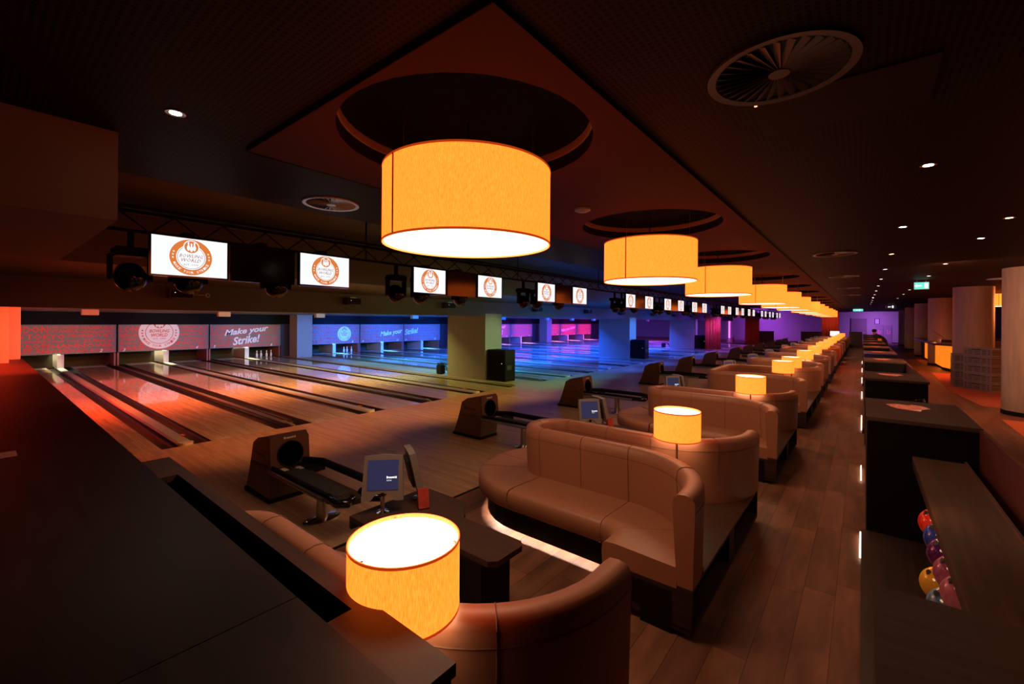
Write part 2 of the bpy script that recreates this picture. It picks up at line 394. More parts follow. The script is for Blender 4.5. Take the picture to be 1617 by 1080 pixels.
# plank zone
PX0, PX1, PY0, PY1 = -3.75, .05, 1.0, 13.0
f = MB()
f.box(-3.75, -3, -.12, 9, PY0, 0); f.box(PX1, PY0, -.12, 9, PY1, 0); f.box(-3.75, PY1, -.12, 9, 62, 0)
struct(f.ob('floor', FLOORB), 'dark brown wooden board floor of the aisle and seating area')
sub = struct(bx(PX0, PY0, -.12, PX1, PY1, -.008).ob('floor_base', DARKWY))
root = empty('floor_planking'); struct(root, 'brown wood planks laid lengthwise in the aisle and booths near the camera')
pw, plen = .20, 1.3
base_me = bx(0, 0, -.008, pw - .002, plen - .002, 0).mesh('plank', PLANK)
ncol = int(round((PX1 - PX0) / pw)); k = 0
for i in range(ncol):
    y = PY0 - random.uniform(0, .0); first = random.uniform(.3, 1.0) * plen
    ys = [PY0]; yy = PY0 + first
    while yy < PY1 - .1: ys.append(yy); yy += plen
    for a, b in zip(ys, ys[1:] + [PY1]):
        o = bpy.data.objects.new('plank', base_me); COL.objects.link(o); o.parent = root
        o.location = (PX0 + i * pw, a, 0); o.scale = (1, (b - a) / plen, 1)
f = bx(XF, -.2, -.12, -3.75, 49.5, 0)
struct(f.ob('floor_approach', APPR), 'pale maple bowling approach between the seats and the lanes')
struct(bx(-3.78, .9, 0, -3.74, 49, .004).ob('trim_1', BLACK), 'dark trim strip where the pale approach meets the brown floor')
struct(bx(-29, -.2, -.2, XF, 49.5, -.12).ob('floor_lane_bed', BLACK), 'dark floor under the lanes')
struct(bx(-29, 49.5, -.12, -3.75, 62, 0).ob('floor_far', APPR), 'far floor beyond the last lane')
# walls
struct(bx(-29, 62, 0, 9, 62.2, 4).ob('wall_back', WALLM), 'far plastered wall lit violet')
struct(bx(9, -3, 0, 9.2, 62.2, 4).ob('wall_right', mat('brown wall', (.12, .05, .03), .7)))
struct(bx(-29.2, -3, -.2, -29, 62, 4).ob('wall_pinsetter', BLACK))
struct(bx(-29, -3.2, -.2, 9, -3, 4).ob('wall_front', mat('dark wall', (.04, .03, .025), .8)))
w1 = MB(); w1.box(-29, -.2, -.12, -14.62, .44, 3.68)
struct(bx(-15.2, -1.6, 0, -14.64, .48, 3.05).ob('wall_left', REDW), 'plastered wall end lit bright red behind the long counter')
struct(bx(-28.9, -.6, -.12, -15.8, .44, 2.46).ob('wall_left_lane', REDW), 'lower wall beside the first lane')
struct(bx(-16.1, -.6, -.12, -15.8, .70, 2.46).ob('wall_left_return', REDW), 'narrow red lit wall return at the head of the first lane')
# ceilings
c = MB(); c.box(-1.18, -3, ZC, 9, 62, ZC + .1); c.box(-5.2, -3, ZC, -1.18, 1.32, ZC + .1); c.box(-5.2, 1.32, ZC, -3.73, 62, ZC + .1); c.box(-5.25, -3, ZC, -5.2, 62, 3.95)
struct(c.ob('ceiling', PERF), 'dark perforated metal ceiling with fine rows of holes')
struct(bx(-9.2, -3, 3.9, -5.2, 62, 3.95).ob('ceiling_lane_side', CEILD), 'black ceiling above the screens')
# smooth ceiling with round recesses
SX0, SX1, SY0, SY1 = -3.73, -1.18, 1.32, 62
pend_y = [2.26, 5.74, 9.3, 14.25, 17.9, 21.5, 26.4, 29.9, 33.5, 38.5, 42.0, 45.6]
PXc, HR = -2.25, .9
mb = MB(); n = 40
ycuts = [SY0] + [(a + b) / 2 for a, b in zip(pend_y, pend_y[1:])] + [pend_y[-1] + 1.75]
for i, py in enumerate(pend_y):
    y0, y1 = ycuts[i], ycuts[i + 1]
    # border polygon points matched by angle to the circle
    vs = []; fs = []
    angs = sorted(set([2 * PI * k / n for k in range(n)] + [math.atan2(yy - py, xx - PXc) % (2 * PI) for xx in (SX0, SX1) for yy in (y0, y1)]))
    for a in angs:
        ca, sa = cos(a), sin(a)
        t = min([(SX1 - PXc) / ca if ca > 1e-9 else 1e9, (SX0 - PXc) / ca if ca < -1e-9 else 1e9, (y1 - py) / sa if sa > 1e-9 else 1e9, (y0 - py) / sa if sa < -1e-9 else 1e9])
        vs += [(PXc + HR * ca, py + HR * sa, ZS), (PXc + t * ca, py + t * sa, ZS)]
    m_ = len(angs)
    for k in range(m_):
        j = (k + 1) % m_; fs += [(k * 2, k * 2 + 1, j * 2 + 1, j * 2)]
    mb.add(vs, fs)
mb.box(SX0, ycuts[-1], ZS, SX1, SY1, ZS + .02)
mb.box(SX0, SY0, ZS, SX0 + .02, SY1, ZC); mb.box(SX1 - .005, SY0, ZS + .001, SX1, SY1, ZC); mb.box(SX0, SY0 - .001, ZS, SX1, SY0 + .004, ZC)
struct(mb.ob('ceiling_smooth', CEILS), 'smooth reddish dropped ceiling band with round recesses over the sofas')
for py in pend_y:
    o = struct(MB().lathe([(HR + .02, ZS + .16), (HR + .02, ZS + .18)], (PXc, py), 40, sm=False).ob('ceiling_recess', mat('recess paint', (.006, .005, .004), .9, spec=.1)), 'dark round recess above a drum pendant')
    MB().lathe([(HR, ZS), (HR, ZS + .10)], (PXc, py), 48, caps=False).ob('recess_wall', MATS['recess paint'], o)
    MB().lathe([(HR, ZS + .10), (HR - .015, ZS + .102), (HR - .015, ZS + .16)], (PXc, py), 48, caps=False).ob('recess_lit_band', mat('recess lit band', (.22, .12, .08), .8), o)  # paler ring: the lit crescent inside the recess is put into its colour
# fascia above the lanes and the low lane ceiling
f = MB()
f.prismY([(-10.5, 2.27), (-10.5, 2.78), (-9.2, 2.95), (-9.2, 3.8), (-10.7, 3.8), (-10.7, 2.27)], -.2, 49.5)
struct(f.ob('trim_2', FASC), 'deep painted fascia running above the lanes')
struct(bx(-29, -.2, 2.36, -10.6, 49.5, 2.42).ob('ceiling_over_lanes', FASC), 'low ceiling above the lanes')
struct(bx(-9.2, 49.5, 2.27, -9.0, 50, 3.8).ob('trim_3', FASC))
# bulkhead box, upper left
struct(bx(-7.79, -1.6, 2.8, -4.15, .64, 3.8).ob('trim_4', mat('bulkhead paint', (.16, .09, .065), .8)), 'large boxed-in bulkhead hanging at the upper left')
# columns
for g in range(3):
    y = 11.44 + 12.33 * g
    o = bx(-12.42, y, -.02, -10.46, y + .9, 2.36).ob('column', COLM)
    struct(o, ['wide wallpapered column with green tinted side nearest the camera', 'second wide column standing in the blue lit lanes', 'third wide column lit violet'][g])
    y2 = 11.2 + 12.2 * g
    struct(bx(-25.2, y2, -.12, -24.3, y2 + .85, 2.36).ob('column', COLM), 'far pier at the pin end between two banks of lanes')
    struct(bx(XF - 17.4, y2 - .3, -.12, -10.2 + 1.48, y2 + 1.25, -.001).ob('floor_between_lanes', APPR))
for i, (x, y) in enumerate([(3.10, 15.38), (3.06, 22.33), (3.15, 31.1), (3.16, 38.8), (3.2, 47.9), (3.25, 57.0)]):
    o = MB().lathe([(.52, 0), (.52, ZC)], (x, y), 48).ob('round_column', ROUNDM)
    struct(o, '%s thick round column from the camera on the right of the aisle' % ORD[i])
    s_ = MB().lathe([(.53, 0), (.53, .1)], (x, y), 48).ob('skirting', BLACK); s_.parent = o
struct(bx(-3.5, 61.97, 0, 9, 62, .1).ob('baseboard_back', BLACK))
# far doors
d = bx(-1.0, 61.9, 0, .37, 61.98, 2.67).ob('door_1', mat('violet grey door', (.20, .15, .17), .6)); struct(d, 'dark single door in the far violet wall')
o = bx(-1.08, 61.93, 0, -1.0, 62, 2.73).ob('door_frame', DGREY); o.parent = d
o = bx(-.9, 61.86, 1.1, .2, 61.9, 1.15).ob('door_handle', STEEL); o.parent = d
d = bx(1.07, 61.92, 0, 2.43, 61.98, 1.98).ob('door_2', mat('violet double door', (.34, .28, .32), .6)); struct(d, 'pale double door with pink markings in the far wall')
o = bx(1.74, 61.91, 0, 1.76, 61.92, 1.96).ob('door_gap', BLACK); o.parent = d
pk = mat('pink door print', (.9, .25, .45), .5)
for dx in (1.3, 2.05):
    o = MB().box(dx, 61.905, 1.0, dx + .08, 61.92, 1.45).box(dx + .08, 61.905, 1.0, dx + .25, 61.92, 1.1).box(dx + .18, 61.905, 1.1, dx + .27, 61.92, 1.35).ob('door_symbol', pk); o.parent = d
fr = empty('picture_frame', (1.02, 61.95, 2.05)); tag(fr, 'small dark framed pale poster above the double door on the far wall', 'picture')
MB().box(0, 0, 0, .42, .04, .62).ob('frame', BLACK, fr); bx(.05, -.01, .05, .37, 0, .57).ob('poster', mat('pale poster', (.75, .7, .8), .6), fr)
# light strip, far left
o = bx(-13.62, 61.9, .1, -13.45, 61.97, 2.9).ob('light_tube', glow('magenta tube', (.8, .12, 1), 2.0)); tag(o, 'vertical magenta light strip on the far violet wall', 'light strip')

# ------------------------------------------------------------ lanes
NW = 'one two three four five six seven eight nine ten eleven twelve thirteen fourteen fifteen sixteen seventeen eighteen nineteen twenty twenty-one twenty-two twenty-three twenty-four'.split()
SCRIPT = {}
def lane_geometry():
    pass
LW, GW = 1.055, .225
lane_me = bx(-26.6, 0, -.1, XF, LW, 0).mesh('lane_bed', LANEM)
gm = MB(); prof = [(0, 0), (0, -.005)]
seg = 8; pts = []
for i in range(seg + 1):
    a = PI * i / seg; pts.append((GW / 2 - GW / 2 * cos(a), -.085 * sin(a) - .004))
vs = [(x, y, z) for x in (-26.6, XF) for y, z in pts]; n = len(pts)
gm.add(vs, [(i, i + 1, i + 1 + n, i + n) for i in range(n - 1)], True); gm.add([(XF, y, z) for y, z in pts], [tuple(range(n))])
gut_me = gm.mesh('gutter', GUT)
arrow_m = mat('lane arrow brown', (.10, .045, .02), .3)
am = MB()
for q in range(7):
    yy = LW * (q + 1) / 8; xx = XF - 4.0 - (3 - abs(q - 3)) * .30
    am.add([(xx, yy - .018, .001), (xx - .14, yy, .001), (xx, yy + .018, .001)], [(0, 1, 2)])
for q in (1, 2, 3, 5, 6, 7): am.lathe([(.012, .0008), (.0, .0012)], (XF - 2.0, LW * q / 8), 8)
arrow_me = am.mesh('arrow_marks', arrow_m)
deck_me = bx(-26.6, 0.01, 0, -25.72, LW - .01, .002).mesh('pin_deck', mat('white pin deck', (.72, .66, .52), .2))
lane_no = 0
TONE = ['red tinted', 'salmon lit', 'amber lit', 'amber lit', 'yellowish', 'green tinted'] + ['cyan lit'] * 2 + ['blue lit'] * 4 + ['deep blue'] * 6 + ['violet lit'] * 6
def me_ob(name, me, parent, loc=(0, 0, 0)):
    o = bpy.data.objects.new(name, me); COL.objects.link(o); o.parent = parent; o.location = loc; return o
cap_c = MB()   # wide capped divider between the two lanes of a pair
cap_c.sweep([(-26.6, 0, 0, 1), (XF - .12, 0, 0, 1)], [(-.105, -.06), (-.105, .0), (-.08, .03), (.08, .03), (.105, 0), (.105, -.06)], sm=False)
cap_me = cap_c.mesh('capping', CAPM)
nose = MB()
pts = [(XF - .12 + .13 * cos(a), .105 * sin(a)) for a in [(-PI / 2 + PI * i / 10) for i in range(11)]]
nose.prism([(XF - .14, .105)] + [] + [(XF - .14, -.105)] + pts, -.06, .034)
nose_me = nose.mesh('nose_cap', mat('clear nose cap', (.75, .72, .6), .12, coat=.6))
side_me = bx(-26.6, -.135, -.1, XF - .02, .135, -.05).mesh('divider_base', BLACK)
rail_me = MB()
for s_ in (-1, 1):
    rail_me.tube([(-26.6, s_ * .03, .01), (XF - .35, s_ * .03, .01), (XF - .2, s_ * .03, .03), (XF - .05, s_ * .015, .005), (XF - .0, 0, -.03)], .016, 6)
rail_me = rail_me.mesh('cable_rail', mat('pale cable rail', (.20, .18, .14), .3))
ddark_me = bx(-26.6, -.13, -.1, XF - .02, .13, -.02).mesh('divider_body', mat('divider brown', (.018, .013, .009), .45))
sticker_me = bx(XF - .75, -.03, 0, XF - .6, .03, .004).mesh('sticker', mat('red sticker', (.75, .12, .06), .4))
def divider(y, wide, label, group):
    r = empty('lane_divider', (0, y, 0)); tag(r, label, 'lane divider', group)
    if wide:
        me_ob('divider_base', side_me, r); me_ob('capping', cap_me, r); me_ob('nose_cap', nose_me, r)
    else:
        me_ob('divider_body', ddark_me, r); me_ob('cable_rail', rail_me, r)
    if y < 13: me_ob('sticker', sticker_me, r, (0, .09 if not wide else .09, .035 if wide else -.015))
for g in range(4):
    y0 = .46 + GRP * g
    for j in range(3):
        py = PAIR0[j] - .09 + GRP * g - 1.745 + .0
        if g == 0 and j == 2: py -= .04
        for s_ in range(2):
            ly = py + s_ * 1.745 + .0
            # lane between gutters: [gutter][lane][gutter]
            r = empty('bowling_lane', (0, ly + .12, 0)); lane_no += 1
            tag(r, '%s glossy wooden bowling lane numbered %s above its pins' % (TONE[lane_no - 1], NW[lane_no - 1]), 'bowling lane', 'bowling lanes')
            me_ob('gutter', gut_me, r); me_ob('lane_bed', lane_me, r, (0, GW, 0)); me_ob('gutter', gut_me, r, (0, GW + LW, 0))
            me_ob('arrow_marks', arrow_me, r, (0, GW, 0)); me_ob('pin_deck', deck_me, r, (0, GW, 0))
        divider(py + 1.745, True, 'pale capped divider with clear rounded nose between lanes %s and %s' % (NW[lane_no - 2], NW[lane_no - 1]), 'lane dividers')
        if j < 2: divider(py + 3.49, False, 'narrow dark divider with pale cable rails between lanes %s and %s' % (NW[lane_no - 1], NW[lane_no]), 'lane dividers')
        else: divider(py + 3.49, False, 'narrow dark divider at the outer edge of lane %s' % NW[lane_no - 1], 'lane dividers')
        if j == 0: divider(py, False, 'narrow dark divider at the outer edge of lane %s' % NW[lane_no - 2], 'lane dividers')

# masks
MX = -25.68
ROWS = [('LONDON', 0, .72, .40, 1), ('LOS ANGELES', .41, .88, .67, 1), ('ISTANBUL', .41, .73, .67, .87), ('HAMBURG', .68, .86, 1, 1), ('MAILAND', .68, .73, 1, .85),
        ('BERLIN', 0, .53, .20, .70), ('TOKYO', .21, .50, .55, .71), ('FRANKFURT', .56, .56, 1, .71),
        ('ATHEN', 0, .39, .17, .51), ('N\u00dcRNBERG', .18, .38, .42, .51), ('NEW YORK', .43, .38, .68, .48), ('Z\u00dcRICH', .69, .36, 1, .54),
        ('MOSKAU', 0, .24, .20, .37), ('ROM', .21, .20, .41, .37), ('PEKING', .21, .13, .41, .19), ('HANNOVER', .42, .17, 1, .35),
        ('PARIS', 0, 0, .27, .22), ('AMSTERDAM', .28, 0, .75, .15), ('ESSEN', .77, .0, 1, .15)]
WM, HM = 3.42, 1.22
# viewer looks along -X: mask horizontal axis U = +Y, V = +Z, normal +X
cities = MB(); FR = (Vector((0, 0, 0)), Vector((0, 1, 0)), Vector((0, 0, 1)), Vector((1, 0, 0)))
for t, a, b, c_, d_ in ROWS:
    text_fit(cities, t, (.05 + a * (WM - .1), .05 + b * (HM - .08), .03 + c_ * (WM - .1), .05 + d_ * (HM - .08) - .02), FR, offset=.03, ext=.004, res=1)
cities_me = cities.mesh('city_names', MASKRED)
def badge(parent, c, R, loc, ymax=None, white=True):
    F = FR
    a = MB(); ring(a, F, c, 0.0, R, 48, .006, 0, ymax=ymax); o = a.ob('badge', MASKWH, parent, loc)
    b = MB(); ring(b, F, c, R * .66, R * .69, 48, .003, .006, ymax=ymax)
    arc_text(b, 'MAKE YOUR STRIKE', F, c, R * .83, R * .14, -PI / 2, .145, .003, base=.006)
    for q in range(3):
        for sd in (PI, 0): 
            aa = sd + (q - 1.2) * .2 * (1 if sd else -1) * -1 + (0)
            star_flat(b, F, (c[0] + R * .83 * cos(aa), c[1] + R * .83 * sin(aa)), R * .07, .006, .003)
    text_fit(b, 'BOWLING', (c[0] - R * .5, c[1] + R * .0, c[0] + R * .5, c[1] + R * .2), (F[0] + F[3] * .006, F[1], F[2], F[3]), shear=.3, offset=.02, ext=.003)
    text_fit(b, 'WORLD', (c[0] - R * .4, c[1] - R * .26, c[0] + R * .4, c[1] - R * .05), (F[0] + F[3] * .006, F[1], F[2], F[3]), shear=.3, offset=.02, ext=.003)
    text_fit(b, 'EST. 1995', (c[0] - R * .3, c[1] - R * .43, c[0] + R * .3, c[1] - R * .33), (F[0] + F[3] * .006, F[1], F[2], F[3]), ext=.003)
    cc = (c[0], c[1] + R * .56)
    top = MB(); ring(b, F, cc, 0, R * .3, 32, .003, .006, ymax=ymax)
    b.ob('badge_print', MASKRED, parent, loc)
    top.ob('badge_disc', MASKRED, parent, loc)
    p = MB()
    for dx, dz in ((-.13, .0), (.13, .0), (0, -.05)):
        pin_flat(p, F, (cc[0] + dx * R, cc[1] + dz * R), R * 1.15, .009, .002, HM - .004)
    p.ob('badge_pins', MASKWH, parent, loc)
NUM = 'one two three four five six seven eight nine ten eleven twelve thirteen fourteen fifteen sixteen seventeen eighteen nineteen twenty twenty-one twenty-two twenty-three twenty-four'.split()
mask_no = 0
for g in range(4):
    for j in range(3):
        yc = PAIR0[j] - .09 + GRP * g + (-.04 if g == 0 and j == 2 else 0)
        tgt = (3.98 + 3.49 * (j - 1) + [0, 11.93, 24.05, 36.1][g]) + 1.745 - 1.745
        y0 = tgt + .03 if not (j == 0) else tgt + .03
        y0 = [.49, 3.98, 7.46][j] + [0, 11.93, 24.1, 36.2][g] + .03
        r = empty('masking_unit', (MX, y0, .60)); mask_no += 1
        desc = {1: 'printed mask board with red city names only, leftmost over lanes 1 and 2',
                2: 'printed mask board with large round badge over lanes 3 and 4', 3: 'printed mask board with white two-line script over lanes 5 and 6',
                4: 'blue lit mask board with small round badge over lanes 7 and 8', 5: 'blue lit mask board with script over lanes 9 and 10', 6: 'blue lit mask board with the last script word over lanes 11 and 12',
                7: 'violet lit mask board hidden mostly by the nearest column, over lanes thirteen and fourteen', 8: 'violet lit mask board with two-line script over lanes 15 and 16', 9: 'violet lit plain mask board nearest the far pier, over lanes seventeen and eighteen',
                10: 'pink lit mask board left of the pink script board', 11: 'pink lit mask board with script over lanes 21 and 22', 12: 'pink lit mask board right of the pink script board'}[mask_no]
        tag(r, desc, 'mask board', 'mask boards above the pins')
        bx(-.05, 0, 0, 0, WM, HM).ob('board', MASKBG, r)
        me_ob('city_names', cities_me, r)
        num = MB()
        text_fit(num, str(mask_no * 2 - 1), (.06, .03, .34, .17), FR, shear=.3, offset=.02, ext=.01, keep=True)
        text_fit(num, str(mask_no * 2), (WM - .62, .03, WM - .36, .17), FR, shear=.3, offset=.02, ext=.01, keep=True)
        num.ob('lane_numbers', MASKWH, r)
        if mask_no == 2: badge(r, (1.45, .85), .76, (.008, 0, 0), ymax=HM)
        if mask_no == 4: badge(r, (2.35, .62), .46, (.008, 0, 0))
        sc_ = MB()
        def scr(t, box): text_fit(sc_, t, box, FR, shear=.35, offset=.028, ext=.012, rot=.12, res=3)
        if mask_no in (3, 8): scr('Make your', (.62, .66, 2.78, 1.06)); scr('Strike!', (1.0, .20, 2.35, .62))
        if mask_no == 5: scr('Make your', (1.5, .40, 3.36, .82))
        if mask_no == 6: scr('Strike!', (.06, .52, 1.3, .92))
        if mask_no == 11: scr('Make your Strike!', (.1, .45, 3.2, .85))
        if sc_.v: sc_.ob('script_lettering', MASKWH, r)
        # pin bay behind: kickback plates and back curtain
        bay = empty('pin_bay', (0, y0, 0)); tag(bay, 'open pin bay with pale side plates under the mask over lanes %s and %s' % (NW[mask_no * 2 - 2], NW[mask_no * 2 - 1]), 'pin bay', 'pin bays')
        bx(-27.6, 0, -.1, -27.5, WM, 1.8).ob('back_curtain', PITM, bay)
        for yy, ww in ((-.02, .06), (1.62, .2), (3.36, .06)):
            bx(-27.4, yy, .001, -25.75, yy + ww, .58).ob('side_plate', KICK if ww > .1 else mat('rust plate', (.30, .12, .07), .5), bay)
struct(bx(-25.75, 0, 1.84, -25.6, 49, 2.36).ob('trim_5', mat('dark header', (.006, .006, .005), .8, spec=.1)), 'dark header above the mask boards')
for g in range(4):
    e0 = 10.92 + [0, 11.93, 24.1, 36.2][g]
    struct(bx(-25.8, e0, -.12, -25.65, e0 + (1.5 if g < 3 else 2.2), 1.84).ob('trim_6', DGREY), 'dark filler panel between mask boards')
# pins
pin_parts = MB().lathe([(max(r, .0001), z) for r, z in PINP], n=16).mesh('pin_body', PINM)
stripe_me = MB().lathe([(.0262, .243), (.0245, .25)], n=16, caps=False).lathe([(.0245, .262), (.0252, .27)], n=16, caps=False).mesh('pin_stripe', PINRED)
def lane_center(no):
    g = (no - 1) // 6; j = ((no - 1) % 6) // 2; s_ = (no - 1) % 2
    return PAIR0[j] - .09 + GRP * g - 1.745 - (.04 if g == 0 and j == 2 else 0) + s_ * 1.745 + .12 + GW + LW / 2
for no, offs, nmk in ((6, (-.38, -.12, .12, .40), 'under the white script mask'), (8, (-.3, -.02, .22), 'under the round blue badge')):
    for q, dy in enumerate(offs):
        r = empty('bowling_pin', (-25.9 - .12 * (q % 2), lane_center(no) + dy, 0)); 
        me_ob('pin_body', pin_parts, r); me_ob('stripe', stripe_me, r)
        tag(r, '%s white bowling pin from the left standing on lane %d %s' % (ORD[q], no, nmk), 'bowling pin', 'pins on lane %d' % no)
# ball in pit lamps over lanes
for i, p in enumerate(PAIRS):
    y = p - .35
    r = empty('mask_lamp', (-18, y, 2.36)); tag(r, '%s small pale box lamp from the camera under the low ceiling over the lanes' % ORD[i], 'lamp', 'box lamps over the lanes')
    bx(-.1, 0, -.17, .1, .38, 0, .01).ob('housing', mat('lamp box grey', (.3, .3, .28), .5), r); bx(-.3, .02, -.012, -.1, .36, 0).ob('bracket', STEEL, r)

# ------------------------------------------------------------ speakers and fittings on the fascia
def fascia_speaker(y, i, rod):
    r = empty('wall_speaker', (-10.5, y, 2.50)); tag(r, '%s small boxy speaker from the camera on the lane fascia' % ORD[i], 'speaker', 'speakers on the lane fascia')
    MB().box(0, 0, 0, .26, .38, .17, .01).ob('cabinet', DGREY if i else mat('brown grey box', (.12, .09, .07), .6), r)
    bx(.26, .02, .01, .27, .36, .16).ob('grille', BLACK, r); bx(.05, .1, .17, .2, .28, .19).ob('top_light', STEEL, r)
    MB().lathe([(.008, 0), (.008, .006)], n=8).ob('status_light', glow('tiny white light', (1, .9, .8), 2), r, (.272, .08, .1))
    if rod: MB().tube([(.12, .38, .08), (.12, .62, .08)], .008).tube([(.12, .62 + .035 * (1 - cos(a)), .08 + .035 * sin(a)) for a in [2 * PI * q / 12 for q in range(13)]], .012).ob('ring_bracket', STEEL, r)
for i, y in enumerate([2.33, 6.0, 9.4, 14.3, 18.5, 22.3, 27, 31, 35, 39]): fascia_speaker(y, i, i == 0)
# floor speakers beside columns
for g in range(3):
    y = 11.45 + 12.33 * g
    r = empty('floor_speaker', (-9.98, y + .25, 0)); tag(r, ['large black loudspeaker cabinet against the column nearest the camera', 'large black loudspeaker cabinet against the second, blue column', 'large black loudspeaker cabinet against the third, violet column'][g], 'loudspeaker', 'loudspeakers by the columns')
    bx(-.42, -.22, 0, .42, .34, 1.09, .015).ob('cabinet', BLACK, r)
    bx(-.36, -.235, .06, .36, -.22, 1.03).ob('grille', mat('speaker grille', (.007, .006, .006), .9, spec=.1), r)
    bx(.42, -.12, .4, .43, .12, .56).ob('handle_cup', DGREY, r)
    MB().lathe([(.012, 0), (.012, .012)], n=8).ob('status_light', glow('tiny white light', (1, .9, .8), 2), r, (.28, -.24, .62))
# ------------------------------------------------------------ overhead truss, screens, moving heads
TX = -5.95
tr = empty('lighting_truss', (TX - .35, 0, 3.17)); tag(tr, 'long black lighting truss carrying the row of screens', 'truss')
for dx in (-.14, .14):
    MB().tube([(dx, -1, .14), (dx, 49, .14)], .022, 6).ob('chord', BLACK, tr)
MB().tube([(0, -1, -.1), (0, 49, -.1)], .022, 6).ob('chord', BLACK, tr)
lc = MB(); y = -1.
while y < 48.5: lc.tube([(-.14, y, .14), (0, y + .25, -.1), (.14, y + .5, .14)], .01, 5); y += .5
o = lc.ob('lacing', BLACK, tr); o['kind'] = 'stuff'
for y in range(0, 49, 4): MB().tube([(0, y, -.1), (0, y, .73)], .012, 6).ob('drop_rod', BLACK, tr)
SW, SH = .715, .425
FS = (Vector((0, 0, 0)), Vector((0, 1, 0)), Vector((0, 0, 1)), Vector((1, 0, 0)))
def make_screen(on):
    r = empty('hanging_screen')
    bx(-.06, -.02, -.02, 0, SW + .02, SH + .02, .008).ob('casing', BLACKG, r)
    MB().box(-.1, SW / 2 - .05, .1, -.06, SW / 2 + .05, .50).box(-.37, SW / 2 - .05, .465, -.06, SW / 2 + .05, .50).ob('mount', BLACK, r)
    if on:
        F = FS; c = (SW / 2, SH / 2); R = SH * .475
        bx(0, 0, 0, .002, SW, SH).ob('display', SCRW, r)
        a = MB(); ring(a, F, c, R * .70, R, 40, .001, .002); 
        o = a.ob('emblem_ring', SCRO, r)
        b = MB(); ring(b, F, c, R * .63, R * .65, 40, .001, .002)
        F2 = (Vector((.002, 0, 0)),) + F[1:]
        text_fit(b, 'BOWLING', (c[0] - R * .56, c[1] - R * .02, c[0] + R * .56, c[1] + R * .17), F2, shear=.35, ext=.001, res=1)
        text_fit(b, 'WORLD', (c[0] - R * .46, c[1] - R * .26, c[0] + R * .46, c[1] - R * .07), F2, shear=.35, ext=.001, res=1)
        text_fit(b, 'EST. 1995', (c[0] - R * .34, c[1] - R * .46, c[0] + R * .34, c[1] - R * .37), F2, ext=.001, res=1)
        b.ob('emblem_print', SCRP, r)
        w_ = MB(); ring(w_, F, (c[0], c[1] + R * .58), 0, R * .38, 28, .0006, .0032); w_.ob('emblem_halo', SCRW, r)
        w_ = MB(); ring(w_, F, (c[0], c[1] + R * .58), 0, R * .33, 28, .0006, .0040); w_.ob('emblem_disc', SCRO, r)
        w_ = MB()
        arc_text(w_, 'MAKE YOUR STRIKE', F, c, R * .85, R * .13, -PI / 2, .15, .001, base=.0032)
        for q in range(3):
            for sd, sg in ((PI, -1), (0, 1)):
                aa = sd + sg * (.12 + (q - 1) * .2); star_flat(w_, F, (c[0] + R * .85 * cos(aa), c[1] + R * .85 * sin(aa)), R * .06, .0032, .001)
        w_.ob('emblem_lettering', SCRW, r); w_ = MB()
        for dx, dz in ((-.14, .03), (.14, .03), (0, -.03)): pin_flat(w_, F, (c[0] + dx * R, c[1] + (.58 + dz) * R), R * 1.25, .0046, .0006)
        w_.ob('emblem_pins', SCRW, r)
    return r
def make_head():
    r = empty('moving_head_light')
    MB().box(-.13, -.15, -.02, .13, .15, .08, .02).ob('base_box', BLACK, r); bx(-.025, -.025, .075, .025, .025, .28).ob('clamp', BLACK, r)
    bx(-.05, -.19, -.28, .05, -.15, .0, .01).ob('yoke_arm', BLACK, r); bx(-.05, .15, -.28, .05, .19, 0, .01).ob('yoke_arm', BLACK, r)
    prof = [(.0001, -.15), (.09, -.14), (.135, -.08), (.145, 0), (.12, .1), (.07, .15), (.0001, .16)]
    h = MB().lathe(prof, n=20).ob('lamp_head', BLACKG, r, (0, 0, -.24)); h.rotation_euler = (0, -.7, 0)
    return r
s_on = make_screen(True); s_off = make_screen(False); head = make_head()
si = 0; used_on = used_off = used_h = False
TVG = [2.36, 5.87, 9.5, 14.4, 17.9, 21.4, 26.5, 30.0, 33.6, 38.4, 42.0, 45.9]
for i, y in enumerate(TVG):
    for q, (dy, on) in enumerate(((-1.17, 1), (-.385, 0), (.42, 1))):
        src = s_on if on else s_off
        fl = used_on if on else used_off
        o = src if not fl else copy_tree(src)
        if on: used_on = True
        else: used_off = True
        o.location = (TX, y + dy, 2.585)
        if on: tag(o, '%s lit hanging screen with round orange emblem, counting from the left' % ORD[i * 2 + (q > 0)], 'screen', 'hanging score screens')
        else: tag(o, '%s switched off black screen, counting from the left, between two lit ones' % ORD[i], 'screen', 'hanging score screens')
    for q, dy in enumerate((-1.28, -.75, .25)):
        o = head if not used_h else copy_tree(head)
        used_h = True
        o.location = (TX - .35, y + dy, 2.80); 
        tag(o, '%s black moving-head spotlight from the left, hanging under the truss' % ORD[i * 3 + q], 'spotlight', 'moving heads under the truss')
        

